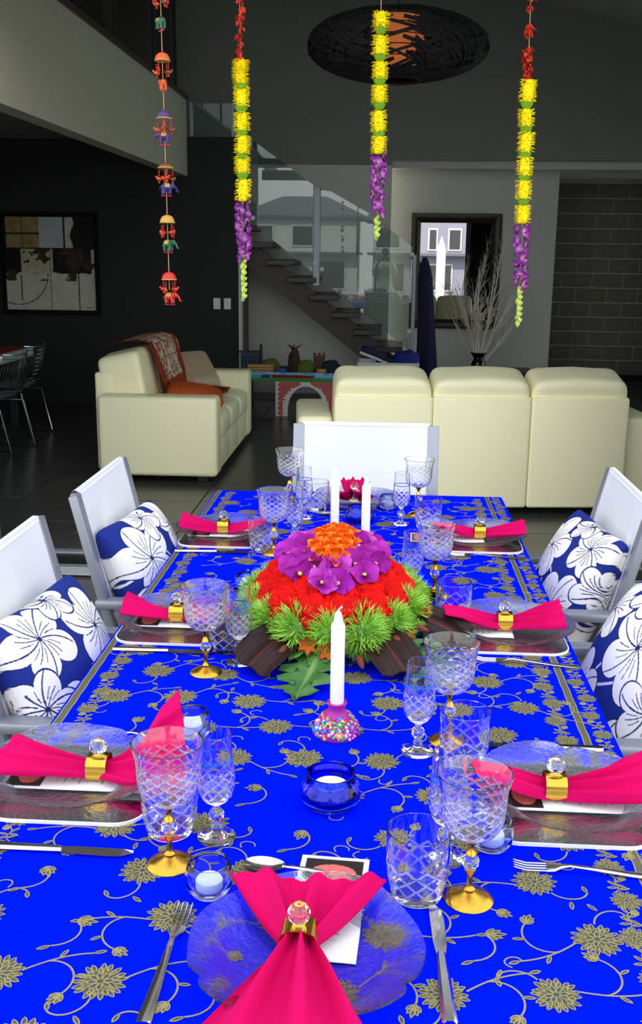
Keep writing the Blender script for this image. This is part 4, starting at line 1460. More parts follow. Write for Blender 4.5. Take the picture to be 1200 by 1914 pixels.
def votive(x, y, big, lb):
    t = put('votive_bowl', ME_big if big else ME_small, None, (x, y, TZ + .0006))
    tag(t, lb, 'candle holder', 'glass votive bowls')
    z0 = TZ + (.0105 if big else .0090)
    r = thing('tealight', 'tealight in the ' + lb.split(',')[0], 'candle', (x, y, z0), 0, 'tealights in glass bowls')
    put('wax', ME_w2 if big else ME_w1, r)
    put('wick', ME_wick, r, (0, 0, .025 if big else .0150))
votive(-.225, 1.285, False, 'small pale blue votive bowl at the foot of the left front goblet')
votive(.183, 1.435, False, 'small pale blue votive bowl beside the right front plate')
votive(-.338, 1.774, False, 'small pale blue votive bowl behind the left front tall glass')
votive(.030, 3.60, False, 'small pale blue votive bowl beside the far head plate')
votive(-.345, 2.62, False, 'small pale blue votive bowl half hidden beside the green flower edge')
votive(.165, 2.10, False, 'small pale blue votive bowl behind the right goblet near the flowers')
votive(-.068, 1.545, True, 'wide cobalt blue votive bowl in front of the beaded candle holder')
votive(-.066, 3.40, True, 'wide cobalt blue votive bowl behind the two far candles')

# tall candles
M_bead_mats = [mat('bead_%d' % i, c, .22, metal=.35) for i, c in enumerate(((212, 40, 160), (60, 160, 210), (120, 60, 200), (220, 170, 60), (230, 120, 190), (60, 190, 110), (220, 40, 50), (235, 235, 240)))]
M_lace = mat('magenta_beading', (170, 30, 150), .5, bump=(300, .6, .002))
def candle_holder(x, y, lb):
    t = thing('beaded_candle_holder', lb, 'candle holder', (x, y, TZ + .0006), 0, 'beaded candle holders')
    q = MB()
    P = [(0, 0), (.042, 0), (.044, .004), (.042, .012), (.036, .024), (.027, .036), (.019, .043), (.015, .050), (.017, .058), (.0195, .063), (.018, .065), (.0145, .064), (.0135, .060), (0, .060)]
    lathe(q, P, 40)
    q.build('body', M_lace, t, angle=60)
    def rad(z):
        return np.interp(z, [p[1] for p in P[2:9]], [p[0] for p in P[2:9]])
    rb_ = random.Random(2)
    for mi in range(8):
        q = MB()
        for k in range(64):
            z = rb_.uniform(.005, .040)
            a = rb_.uniform(0, 2 * pi)
            r = rad(z)
            bead(q, rb_.uniform(.0020, .0040), 0, 6, M=TR((r * cos(a), r * sin(a), z)))
        o = q.build('beads', M_bead_mats[mi], t)
        o['kind'] = 'stuff'
    for (a, z, c, R) in ((-1.35, .031, (70, 150, 60), .0068), (-1.40, .014, (206, 140, 40), .0075), (-2.65, .018, (40, 140, 200), .0078), (-.3, .025, (190, 50, 60), .006), (.9, .02, (200, 150, 50), .007), (2.2, .02, (70, 150, 60), .007)):
        r = rad(z)
        q = MB()
        nrm = Vector((cos(a), sin(a), .75)).normalized()
        s_, u_ = frame_of(nrm)
        cpt = Vector((r * cos(a), r * sin(a), z)) + nrm * .0015
        tube(q, [cpt + (s_ * cos(b_) + u_ * sin(b_)) * R * .75 for b_ in np.linspace(0, 2 * pi, 20)], R * .32, 6, cap=False)
        rg = q.build('ring_sequin', mat('sequin', c, .3), t)
        q = MB()
        bead(q, R * .42, 0, 8, M=TR(cpt))
        q.build('mirror_dot', M_mirror_edge, rg)
def taper(x, y, h, lb):
    t = thing('taper_candle', lb, 'candle', (x, y, TZ + .061), 0, 'white dinner candles')
    q = MB()
    lathe(q, [(0, 0), (.0125, 0), (.0130, .01), (.0128, h - .004), (.0118, h), (.0085, h + .004), (.0068, h + .016), (.0052, h + .022), (.0025, h + .025), (0, h + .025)], 28)
    q.build('wax', M_wax, t, angle=50)
    q = MB(); tube(q, [(0, 0, h + .022), (.001, 0, h + .028), (.004, 0, h + .031), (.0065, 0, h + .033)], [.0014, .0014, .0016, .0024], 6)
    q.build('wick', M_wick, t)
candle_holder(-.070, 1.805, 'round candle holder crusted with colourful beads in front of the flowers')
taper(-.070, 1.805, .158, 'white taper candle in front of the flower centrepiece')
candle_holder(-.135, 3.07, 'beaded candle holder behind the flowers under the taller looking far candle')
taper(-.135, 3.07, .165, 'white taper candle behind the orange roses, the one on the left')
candle_holder(-.040, 3.02, 'beaded candle holder behind the flowers under the right far candle')
taper(-.040, 3.02, .150, 'white taper candle behind the orange roses, the one on the right')

# plates with a scalloped, notched rim
def plate_mesh(seed):
    r_ = random.Random(seed)
    lob = [r_.uniform(0, 2 * pi) for _ in range(3)]
    prof = [(0, .004), (.045, .004), (.085, .0042), (.098, .007), (.112, .016), (.128, .025), (.146, .0325), (.150, .0345), (.149, .0372), (.1455, .0362), (.126, .029), (.110, .0205), (.097, .0115), (.084, .0085), (.045, .008), (0, .008)]
    def mod(k, t, r, z):
        if r > .105:
            f = (r - .105) / .045
            n = 0
            for a in (0.35, 2.5, 4.6):
                d = (t - a - lob[0] * .2 + pi) % (2 * pi) - pi
                n += math.exp(-(d / .075) ** 2) * (1.0 if d < 0 else .55)
            wv_ = .03 * sin(3 * t + lob[1]) + .018 * sin(7 * t + lob[2])
            r = r * (1 + f * f * (wv_ * .6 - .075 * n))
            z = z + f * .004 * sin(3 * t + lob[2]) - f * .004 * n
        return r, z
    q = MB()
    lathe(q, prof, 120, mod=mod)
    return q.mesh('glass_plate', M_plate, angle=70)
PLM = [plate_mesh(3), plate_mesh(8), plate_mesh(14)]
def rounded_rect(hx, hy, r, n=6):
    P = []
    for cx_, cy_, a0 in ((hx - r, hy - r, 0), (-hx + r, hy - r, pi / 2), (-hx + r, -hy + r, pi), (hx - r, -hy + r, 1.5 * pi)):
        for k in range(n + 1):
            a = a0 + pi / 2 * k / n
            P.append((cx_ + r * cos(a), cy_ + r * sin(a)))
    return P
def placemat(x, y, lb):
    t = thing('mirror_placemat', lb, 'placemat', (x, y, TZ + .0012), 0, 'square mirror placemats')
    P = rounded_rect(.130, .130, .048)
    q = MB(); poly_prism(q, [(a, b_, 0) for a, b_ in P], (0, 0, .0052)); q.build('edge_glass', M_mirror_edge, t, smooth=False)
    P = rounded_rect(.1275, .1275, .046)
    q = MB(); poly_prism(q, [(a, b_, .0050) for a, b_ in P], (0, 0, .0006)); q.build('mirror_face', M_mirror, t, smooth=False)
PL = [('left front', -.510, 1.576, 0, True, .05), ('left middle', -.478, 2.350, 1, True, .0), ('left back', -.490, 3.165, 2, True, .0),
      ('right front', .318, 1.572, 2, True, -.02), ('right middle', .318, 2.362, 0, True, -.015), ('right back', .310, 3.185, 1, True, .005),
      ('near head', -.078, 1.150, 1, False, -.010), ('far head', -.092, 3.665, 0, False, 0)]

# napkins
def napkin_mesh(La, Lb, wa, wb, w0, skew_a=0, skew_b=0, twa=0, twb=0, amp=.007, npl=2.5, rise=.018, drop_b=0.0, seed=0, dip=0.0, h0=.012):
    """a folded napkin pulled through a ring at x = 0; ends at -La and Lb"""
    r_ = random.Random(seed)
    ph = r_.uniform(0, 6)
    NS, NU = 64, 36
    def f(off):
        def g(S, U):
            s = S * 2 - 1
            u = U * 2 - 1
            e = np.abs(s)
            L = np.where(s < 0, La, Lb)
            wd = np.where(s < 0, wa, wb)
            sm = e ** .85
            w_ = w0 + (wd - w0) * sm
            x = s * L + np.where(s < 0, skew_a, skew_b) * u * e ** 3 - np.sign(s) * dip * (1 - np.abs(u)) * e ** 4
            fold = np.cos(npl * pi * u + ph) * amp * (.7 + .9 * np.sin(pi * np.clip(e * 1.05, 0, 1)) * .9) * (1 - .25 * e)
            fold += np.cos(npl * 2.1 * pi * u + ph * 2) * amp * .35
            z = h0 * (1 - u * u) * (1 - .4 * e) + rise * e ** 1.4 + fold - np.where(s > 0, drop_b, 0) * e ** 2
            y = u * w_
            tw = np.where(s < 0, twa, twb) * np.clip((e - .12) / .6, 0, 1) ** 1.2
            zc = z - rise * e ** 1.4
            y2 = y * np.cos(tw) - (zc + off) * np.sin(tw)
            z2 = y * np.sin(tw) + (zc + off) * np.cos(tw) + rise * e ** 1.4
            lift = np.abs(np.sin(tw)) * w_ * .55
            return x, y2, z2 + lift
        return g
    q = MB()
    grid(q, f(0), NS, NU)
    grid(q, f(-.0035), NS, NU, flip=True)
    # close the four edges
    a = (NS + 1) * (NU + 1)
    b_ = NU + 1
    E = []
    for i in range(NS):
        E.append([i * b_, a + i * b_, a + (i + 1) * b_, (i + 1) * b_])
        E.append([i * b_ + NU, (i + 1) * b_ + NU, a + (i + 1) * b_ + NU, a + i * b_ + NU])
    for j in range(NU):
        E.append([j, j + 1, a + j + 1, a + j])
        E.append([NS * b_ + j, a + NS * b_ + j, a + NS * b_ + j + 1, NS * b_ + j + 1])
    q.f.extend(E)
    q.m.extend([0] * len(E))
    return q.mesh('pink_napkin', M_pink, angle=75)
# ring: curved gold band with a crystal ball on top
q = MB()
def ring_fn(off):
    def g(U, V):
        a = U * 2 * pi
        cx_, sx_ = np.cos(a), np.sin(a)
        e = .7
        y = np.sign(cx_) * np.abs(cx_) ** e * (.0245 + off)
        z = np.sign(sx_) * np.abs(sx_) ** e * (.0215 + off)
        return (V - .5) * .034, y, z
    return g
grid(q, ring_fn(0), 40, 6, wrap_u=True)
grid(q, ring_fn(-.0016), 40, 6, wrap_u=True, flip=True)
for e in (0, 6):
    n_ = 40
    E = [[i * 7 + e, n_ * 7 + i * 7 + e, n_ * 7 + ((i + 1) % n_) * 7 + e, ((i + 1) % n_) * 7 + e] for i in range(n_)]
    if e == 0:
        E = [f_[::-1] for f_ in E]
    q.f.extend(E); q.m.extend([0] * n_)
ME_ring = q.mesh('gold_band', M_gold, angle=50)
q = MB(); bead(q, .0150, .0360, 12); ME_rball = q.mesh('crystal_ball', M_crystal, smooth=False)
q = MB(); lathe(q, [(0, .0212), (.008, .0212), (.0065, .0235), (.0045, .0250), (0, .0250)], 16); ME_rcup = q.mesh('gold_cup', M_gold, angle=50)
def napkin_ring(x, y, z, rz, lb):
    t = thing('napkin_ring', lb, 'napkin ring', (x, y, z), rz, 'gold napkin rings with a crystal ball')
    put('gold_band', ME_ring, t); put('crystal_ball', ME_rball, t); put('gold_cup', ME_rcup, t)
def menu_print(u, v):
    c = np.tile(np.array([238., 234., 240.]), (len(u), 1))
    pic = (v > .72) & (v < .97) & (u > .07) & (u < .93)
    c[pic] = (46, 34, 34)
    bl = ((u - .5) / .33) ** 2 + ((v - .83) / .085) ** 2 < 1
    c[bl & pic] = (226, 110, 104)
    for k in range(9):
        vv = .62 - .055 * k
        hw_ = .30 - .1 * ((k * 37) % 3) / 2
        dash = (np.abs(v - vv) < .006) & (np.abs(u - .5) < hw_) & (((u * 46 + k * 3.3) % 1) < .72) & (((u * 9 + k) % 1) < .85)
        c[dash] = (150, 140, 150)
    return c
q = MB()
grid(q, lambda U, V: ((U - .5) * .10, (V - .5) * .235, .0008 + 0 * U), 60, 150, colfn=menu_print)
grid(q, lambda U, V: ((U - .5) * .10, (V - .5) * .235, 0 * U), 2, 2, flip=True)
ME_menu = q.mesh('menu_card', M_attr_gloss, angle=0)
NK = {'left front': dict(La=.165, Lb=.150, wa=.050, wb=.085, w0=.019, twa=.25, twb=1.05, amp=.006, rise=0.022, skew_a=.012, skew_b=-.02, seed=1),
      'left middle': dict(La=.130, Lb=.120, wa=.046, wb=.046, w0=.020, twa=.30, amp=.004, rise=0.026, npl=1.5, seed=2),
      'left back': dict(La=.135, Lb=.140, wa=.045, wb=.050, w0=.018, twa=.30, twb=-.2, amp=.005, rise=0.026, npl=2.0, seed=5),
      'right front': dict(La=.135, Lb=.165, wa=.046, wb=.058, w0=.019, twb=.35, twa=-.3, amp=.007, rise=0.030, npl=3.0, seed=4),
      'right middle': dict(La=.145, Lb=.135, wa=.062, wb=.060, w0=.019, amp=.008, rise=0.026, npl=3.2, twa=-.22, twb=.22, seed=9),
      'right back': dict(La=.145, Lb=.140, wa=.050, wb=.050, w0=.018, amp=.006, rise=0.025, npl=2.6, twa=-.2, twb=.25, seed=12),
      'near head': dict(La=.250, Lb=.118, wa=.128, wb=.108, w0=.018, amp=.011, npl=3.0, rise=0.024, dip=.030, skew_b=0, h0=.018, seed=3),
      'far head': dict(La=.10, Lb=.13, wa=.075, wb=.055, w0=.016, amp=.010, npl=3.0, rise=0.040, dip=.02, h0=.016, seed=6)}
for (nm, x, y, pk, has_mat, dx) in PL:
    side = nm.endswith(('front', 'middle', 'back'))
    if has_mat:
        placemat(x + dx * .4, y, 'square mirror placemat with rounded corners under the %s plate' % nm)
    z0 = TZ + (.0072 if has_mat else .0008) - .0036
    p = put('glass_plate', PLM[pk], None, (x, y, z0), (0, 0, {'left front': .4, 'left middle': 1.3, 'left back': 2.2, 'right front': 3.0, 'right middle': 4.1, 'right back': 5.0, 'near head': .9, 'far head': 2.8}[nm]))
    tag(p, 'textured clear glass plate with notched rim at the %s place' % nm, 'plate', 'notched glass plates')
    rz = 0 if side else pi / 2 + (-.02 if nm == 'near head' else 0)
    zn = z0 + .0135
    cz = z0 + .0095
    mx_, my_ = (x + .01, y + .006) if side else (x + .020, y + .112)
    if nm == 'right middle':
        mx_, my_ = x - .115, y - .004
    if nm == 'right back':
        mx_, my_ = x - .10, y - .004
    if nm != 'far head':
        o = put('menu_card', ME_menu, None, (mx_, my_, cz), (0, radians(-2) if side else 0, {True: pi / 2, False: -.06}[side]))
        if side:
            o.rotation_euler = (0, 0, pi / 2)
        tag(o, 'white menu card with a picture header under the %s napkin' % nm, 'card', 'menu cards under the napkins')
    zr = z0 + .0265
    o = put('pink_napkin', napkin_mesh(**NK[nm]), None, (x + dx, y, zr - (-.003 if nm == 'near head' else .005)), (0, 0, rz))
    tag(o, 'hot pink cloth napkin gathered through a gold ring on the %s plate' % nm, 'napkin', 'hot pink napkins')
    napkin_ring(x + dx, y - (.0 if side else .0), zr + (.011 if nm == 'near head' else .006), rz, 'gold napkin ring with crystal ball on the %s napkin' % nm)

# ------------------------------------------------------------------ cutlery
def flat_path(mb, st, th=.0022):
    """cutlery body: stations (x, half width, z) joined into a rounded strip"""
    V, F = [], []
    for (x, hw_, z) in st:
        V += [(x, -hw_, z), (x, -hw_ * .55, z + th * .7), (x, hw_ * .55, z + th * .7), (x, hw_, z), (x, hw_ * .55, z - th * .5), (x, -hw_ * .55, z - th * .5)]
    n = len(st)
    for i in range(n - 1):
        for j in range(6):
            F.append([i * 6 + j, i * 6 + (j + 1) % 6, (i + 1) * 6 + (j + 1) % 6, (i + 1) * 6 + j])
    F.append([0, 1, 2, 3, 4, 5][::-1])
    F.append([(n - 1) * 6 + j for j in range(6)])
    mb.add(V, F)
q = MB()
flat_path(q, [(-.115, .0075, .003), (-.112, .0095, .003), (-.06, .0075, .004), (0, .0045, .008), (.030, .0036, .010), (.042, .006, .008), (.052, .0115, .0055), (.064, .0125, .0045)])
ME_fork = q.mesh('handle', M_steel, angle=35)
q = MB()
flat_path(q, [(0, .0017, .0045), (.03, .0016, .003), (.046, .0012, .006), (.050, .0006, .007)], .0018)
ME_tine = q.mesh('tine', M_steel, angle=35)
q = MB()
flat_path(q, [(-.118, .0075, .004), (-.114, .0095, .004), (-.06, .0085, .0045), (0, .0065, .005), (.008, .0058, .005)], .006)
ME_khan = q.mesh('handle', M_steel, angle=35)
q = MB()
V = []
bl_ = [(.006, -.006, .006), (.03, -.0095, .0085), (.08, -.010, .009), (.10, -.008, .009), (.116, .002, .008)]
for (x, a, b_) in bl_:
    V += [(x, a, .0038), (x, b_ if x < .11 else .006, .0048), (x, b_ if x < .11 else .006, .0058), (x, a, .0042)]
F = []
for i in range(4):
    for j in range(4):
        F.append([i * 4 + j, i * 4 + (j + 1) % 4, (i + 1) * 4 + (j + 1) % 4, (i + 1) * 4 + j])
F += [[3, 2, 1, 0], [16, 17, 18, 19]]
q.add(V, F)
ME_kbl = q.mesh('blade', M_steel, smooth=False)
q = MB()
flat_path(q, [(-.095, .0065, .003), (-.09, .0085, .003), (-.04, .0065, .004), (.01, .0038, .008), (.03, .0036, .009)])
ME_shan = q.mesh('handle', M_steel, angle=35)
q = MB()
def sp(off):
    def g(U, V):
        r = V
        a = U * 2 * pi
        X = .056 + .031 * r * np.cos(a)
        Y = .0185 * r * np.sin(a) * (1 + .12 * np.cos(a))
        return X, Y, .0035 + .0065 * r ** 2.2 + off
    return g
grid(q, sp(0), 28, 8, wrap_u=True)
grid(q, sp(-.0012), 28, 8, wrap_u=True, flip=True)
ME_sbowl = q.mesh('bowl', M_steel, angle=0)
def fork(x, y, rz, lb):
    t = thing('table_fork', lb, 'fork', (x, y, TZ + .0008), rz, 'steel table forks')
    put('handle', ME_fork, t)
    for k in range(4):
        put('tine', ME_tine, t, (.062, -.0096 + .0064 * k, 0))
def knife(x, y, rz, lb):
    t = thing('table_knife', lb, 'knife', (x, y, TZ + .0008), rz, 'steel table knives')
    put('handle', ME_khan, t); put('blade', ME_kbl, t)
def spoon(x, y, rz, lb):
    t = thing('dessert_spoon', lb, 'spoon', (x, y, TZ + .0012), rz, 'steel dessert spoons')
    put('handle', ME_shan, t); put('bowl', ME_sbowl, t)
fork(-.256, 1.139, radians(88), 'steel fork lying beside the near head plate')
knife(.094, 1.165, radians(92), 'steel knife lying beside the near head plate')
spoon(-.098, 1.345, radians(176), 'steel dessert spoon above the near head plate, half under the card')
knife(-.470, 1.372, radians(-2), 'steel knife on the near side of the left front plate')
fork(-.478, 1.755, radians(4), 'steel fork behind the left front plate')
knife(-.474, 2.180, radians(-1), 'steel knife in front of the left middle plate')
fork(-.470, 2.520, radians(0), 'steel fork behind the left middle plate')
knife(-.492, 2.985, radians(1), 'steel knife in front of the left back plate')
fork(-.480, 3.345, radians(0), 'steel fork behind the left back plate')
fork(.322, 1.377, radians(176), 'steel fork in front of the right front plate')
knife(.300, 1.772, radians(180), 'steel knife behind the right front plate')
fork(.330, 2.183, radians(173), 'steel fork in front of the right middle plate')
knife(.320, 2.545, radians(180), 'steel knife behind the right middle plate')
fork(.322, 3.018, radians(174), 'steel fork in front of the right back plate')
knife(.300, 3.372, radians(180), 'steel knife behind the right back plate')
spoon(-.13, 3.47, radians(176), 'steel dessert spoon in front of the far head plate')

# ------------------------------------------------------------------ flower centrepiece
rf = random.Random(21)
def jcol(c, s=18):
    return lin(np.clip(np.array(c, float) + rf.uniform(-s, s), 0, 255))
def petal_pts(L, W, cup, curl, nl=5, nw=4, tip=.5, ruffle=0.0):
    """petal surface: along x, width y, rising z; returns grid vertices"""
    V = []
    for i in range(nl + 1):
        t = i / nl
        w_ = W * (max(0.0, sin(pi * min(1, t ** tip * .97 + .03))) ** .45 if t < 1 else .38)
        for j in range(nw + 1):
            u = -1 + 2 * j / nw
            x = L * t * (1 - .12 * u * u * t)
            z = cup * u * u * w_ + curl * t * t + ruffle * sin(9 * u + 5 * t) * t
            V.append((x, u * w_, z))
    F = []
    for i in range(nl):
        for j in range(nw):
            a = i * (nw + 1) + j
            F.append([a, a + 1, a + nw + 2, a + nw + 1])
    return np.array(V), F
def Rm(loc=(0, 0, 0), rx=0, ry=0, rz=0, s=1.0):
    M = Matrix.Translation(loc) @ Matrix.Rotation(rz, 4, 'Z') @ Matrix.Rotation(ry, 4, 'Y') @ Matrix.Rotation(rx, 4, 'X') @ Matrix.Scale(s, 4)
    return M
def rose_mesh(col, seed):
    r_ = random.Random(seed)
    m = MB()
    for ring, (n, tilt, rad, L, W) in enumerate(((3, 82, .002, .026, .011), (4, 74, .005, .028, .014), (5, 60, .008, .028, .016), (5, 42, .010, .028, .017))):
        for k in range(n):
            V, F = petal_pts(L, W, .75, .004 + .003 * ring - .016 * (ring == 3), 5, 4, .55)
            a = 2 * pi * (k + .5 * ring) / n + r_.uniform(-.2, .2)
            M = Rm((rad * cos(a), rad * sin(a), 0), ry=-radians(tilt + r_.uniform(-5, 5)), rz=a)
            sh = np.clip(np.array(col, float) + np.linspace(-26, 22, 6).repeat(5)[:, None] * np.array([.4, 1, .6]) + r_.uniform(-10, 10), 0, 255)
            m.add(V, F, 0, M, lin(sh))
    return m.mesh('orange_rose', M_petal, angle=0)
def orchid_mesh(c1, c2, seed, sc=1.0):
    r_ = random.Random(seed)
    m = MB()
    for k, (a, L, W) in enumerate(((90, .030, .013), (210, .030, .013), (330, .030, .013), (18, .034, .023), (162, .034, .023))):
        V, F = petal_pts(L * sc, W * sc, .30, (.004 if k < 3 else -.002) * sc, 6, 6, .72, .0012 * sc)
        t = (V[:, 0] / (L * sc)).clip(0, 1)[:, None]
        cc = np.array(c1, float) * t + np.array(c2, float) * (1 - t) + r_.uniform(-10, 10)
        M = Rm((0, 0, .001 * k), ry=-radians(14 + r_.uniform(-6, 8)), rz=radians(a + r_.uniform(-6, 6)))
        m.add(V, F, 0, M, lin(np.clip(cc, 0, 255)))
    V, F = petal_pts(.016 * sc, .008 * sc, .8, .008 * sc, 4, 4, .6)
    m.add(V, F, 0, Rm((0, -.003 * sc, .004 * sc), ry=-radians(40), rz=radians(270)), lin(np.array([120, 16, 100.])))
    q = MB()
    superell(m, .0042 * sc, .0042 * sc, .005 * sc, .9, .9, 8, 6, M=TR((0, -.001, .006 * sc)), col=lin((240, 214, 110)))
    return m.mesh('orchid', M_petal, angle=0)
def celosia_mesh(seed):
    bm = bmesh.new()
    bmesh.ops.create_icosphere(bm, subdivisions=5, radius=1.0)
    V = np.array([v.co[:] for v in bm.verts])
    F = [[v.index for v in f.verts] for f in bm.faces]
    bm.free()
    off = seed * 11.3
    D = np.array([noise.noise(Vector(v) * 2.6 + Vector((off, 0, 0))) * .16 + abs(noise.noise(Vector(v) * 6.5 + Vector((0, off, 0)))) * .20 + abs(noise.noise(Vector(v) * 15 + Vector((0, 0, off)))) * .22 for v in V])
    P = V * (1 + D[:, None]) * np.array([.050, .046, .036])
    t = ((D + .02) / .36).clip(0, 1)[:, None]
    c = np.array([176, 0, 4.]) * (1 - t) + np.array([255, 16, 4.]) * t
    m = MB(); m.add(P, F, 0, None, lin(c))
    return m.mesh('red_cockscomb', M_petal, angle=0)
def trick_mesh(seed):
    """fuzzy green pompom of fine blades"""
    r_ = random.Random(seed)
    m = MB()
    superell(m, .024, .024, .020, .95, .95, 12, 8, col=lin((96, 146, 40)))
    for k in range(420):
        z = r_.uniform(-.55, 1)
        a = r_.uniform(0, 2 * pi)
        s = math.sqrt(max(0, 1 - z * z))
        d = Vector((s * cos(a), s * sin(a), z))
        d2 = (d + Vector((r_.uniform(-.5, .5), r_.uniform(-.5, .5), r_.uniform(-.4, .5)))).normalized()
        p0 = d * .018
        p1 = p0 + d * .015
        p2 = p1 + d2 * r_.uniform(.010, .018)
        s_, u_ = frame_of(d)
        w_ = .0011
        col = lin(np.array((150, 204, 70)) + r_.uniform(-28, 34))
        m.add([tuple(p0 + s_ * w_), tuple(p0 - s_ * w_), tuple(p1 - s_ * w_ * .9), tuple(p1 + s_ * w_ * .9), tuple(p2), tuple(p1 + u_ * w_)],
              [[0, 1, 2, 3], [3, 2, 4], [2, 5, 4], [5, 3, 4]], col=col)
    return m.mesh('green_dianthus', M_leaf, smooth=False)
def leaf_mesh(L, W, col, vein, seed, droop=.3, cup=.8, nl=16, nw=10, lobes=0, nm='leaf', roll=0.0):
    r_ = random.Random(seed)
    m = MB()
    U = np.linspace(0, 1, nl + 1)
    V, C = [], []
    for t in U:
        w_ = W * (sin(pi * min(1, .03 + .97 * t ** .8)) ** .8)
        for j in range(nw + 1):
            u = -1 + 2 * j / nw
            wl = w_ * (1 - (.55 * lobes * max(0, sin(t * pi * 9)) if abs(u) > .55 else 0))
            x = L * t + (.25 * W * abs(u) ** 1.4 * lobes)
            y = u * wl
            z = cup * W * .35 * abs(u) ** 1.3 * (1 - t * .4) - droop * L * t * t + .004 * sin(8 * t + u * 5)
            if roll:
                z += roll * W * sin(pi * t) * .4 * u
            V.append((x, y, z))
            f = 1 if abs(u) > .09 else 0
            side = abs(((t * 7 + abs(u) * 1.2) % 1) - .5) < .07
            cc = np.array(col) + r_.uniform(-5, 5) if f else np.array(vein)
            if side and f:
                cc = np.array(col) * .75 + np.array(vein) * .25
            C.append(cc)
    F = []
    for i in range(nl):
        for j in range(nw):
            a = i * (nw + 1) + j
            F.append([a, a + 1, a + nw + 2, a + nw + 1])
    m.add(np.array(V), F, 0, None, lin(np.clip(np.array(C), 0, 255)))
    return m.mesh(nm, M_leaf, angle=0)
CX, CY, CZ = -.105, 2.375, TZ
cp = thing('flower_centrepiece', 'large flower centrepiece of roses, orchids and red cockscomb with green trim and dark leaves', 'flowers', (CX, CY, CZ))
q = MB()
superell(q, .17, .215, .062, .7, .75, 32, 14, M=TR((0, 0, .063)))
q.build('floral_foam', mat('dark_moss', (38, 56, 26), .95, bump=(60, 1, .01)), cp, angle=0)
def dome(ax, ay, az, th, ph, z0):
    n = Vector((cos(ph) * cos(th) / ax, cos(ph) * sin(th) / ay, sin(ph) / az)).normalized()
    return Vector((ax * cos(ph) * cos(th), ay * cos(ph) * sin(th), z0 + az * sin(ph))), n
def orient(n, spin=0.0):
    return n.to_track_quat('Z', 'Y').to_matrix().to_4x4() @ Matrix.Rotation(spin, 4, 'Z')
def place(me, p, n, spin, s=1.0, nm=None):
    o = put(me.name.split('.')[0] if nm is None else nm, me, cp)
    o.matrix_local = Matrix.Translation(p) @ orient(n, spin) @ Matrix.Scale(s, 4)
    return o
def surf(x, y):
    a, b_, h, z0 = .172, .232, .112, .056
    q_ = max(.02, 1 - (x / a) ** 2 - (y / b_) ** 2)
    return Vector((x, y, z0 + h * math.sqrt(q_))), Vector((x / a ** 2, y / b_ ** 2, math.sqrt(q_) / h)).normalized()
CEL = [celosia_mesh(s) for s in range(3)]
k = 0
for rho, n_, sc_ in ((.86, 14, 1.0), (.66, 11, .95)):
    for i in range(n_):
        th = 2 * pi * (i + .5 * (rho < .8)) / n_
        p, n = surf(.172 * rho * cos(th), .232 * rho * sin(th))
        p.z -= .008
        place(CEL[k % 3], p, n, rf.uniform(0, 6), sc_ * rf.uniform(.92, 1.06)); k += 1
ORC = [orchid_mesh(c_, (136, 18, 124), s) for s, c_ in enumerate(((186, 52, 180), (156, 34, 152), (200, 82, 196), (170, 40, 178)))]
k = 0
for rho, n_ in ((.72, 14), (.54, 11), (.40, 7)):
    for i in range(n_):
        th = 2 * pi * (i + .5 * (rho < .6)) / n_ + rf.uniform(-.12, .12)
        if rho < .45 and sin(th) < -.2:
            continue
        p, n = surf(.172 * rho * .80 * cos(th), .232 * rho * sin(th))
        n = (n * .55 + Vector((cos(th) * .40, sin(th) * .25 - .80, .30)) + Vector((rf.uniform(-.2, .2), rf.uniform(-.2, .1), 0))).normalized()
        place(ORC[k % 4], p + Vector((0, 0, .030)) + n * .006, n, rf.uniform(-.6, .6), rf.uniform(1.1, 1.35)); k += 1
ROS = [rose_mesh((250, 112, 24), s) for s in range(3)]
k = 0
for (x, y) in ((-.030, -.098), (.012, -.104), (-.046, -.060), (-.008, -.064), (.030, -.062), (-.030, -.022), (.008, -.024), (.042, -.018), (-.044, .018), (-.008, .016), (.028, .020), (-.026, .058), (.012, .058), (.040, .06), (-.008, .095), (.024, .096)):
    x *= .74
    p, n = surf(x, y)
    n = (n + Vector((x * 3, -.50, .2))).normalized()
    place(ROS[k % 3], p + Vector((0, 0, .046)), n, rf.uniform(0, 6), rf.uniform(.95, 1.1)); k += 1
TRK = [trick_mesh(s) for s in range(3)]
k = 0
for th in np.arange(.12, 2 * pi, 2 * pi / 15):
    p, n = dome(.178, .232, .06, th, radians(6), .068)
    n = (n + Vector((0, 0, .45))).normalized()
    place(TRK[k % 3], p, n, rf.uniform(0, 6), rf.uniform(1.3, 1.5)); k += 1
for th in np.arange(.3, 2 * pi, 2 * pi / 13):
    p, n = dome(.192, .244, .05, th, radians(-12), .070)
    place(TRK[k % 3], p, n, rf.uniform(0, 6), rf.uniform(1.0, 1.25)); k += 1
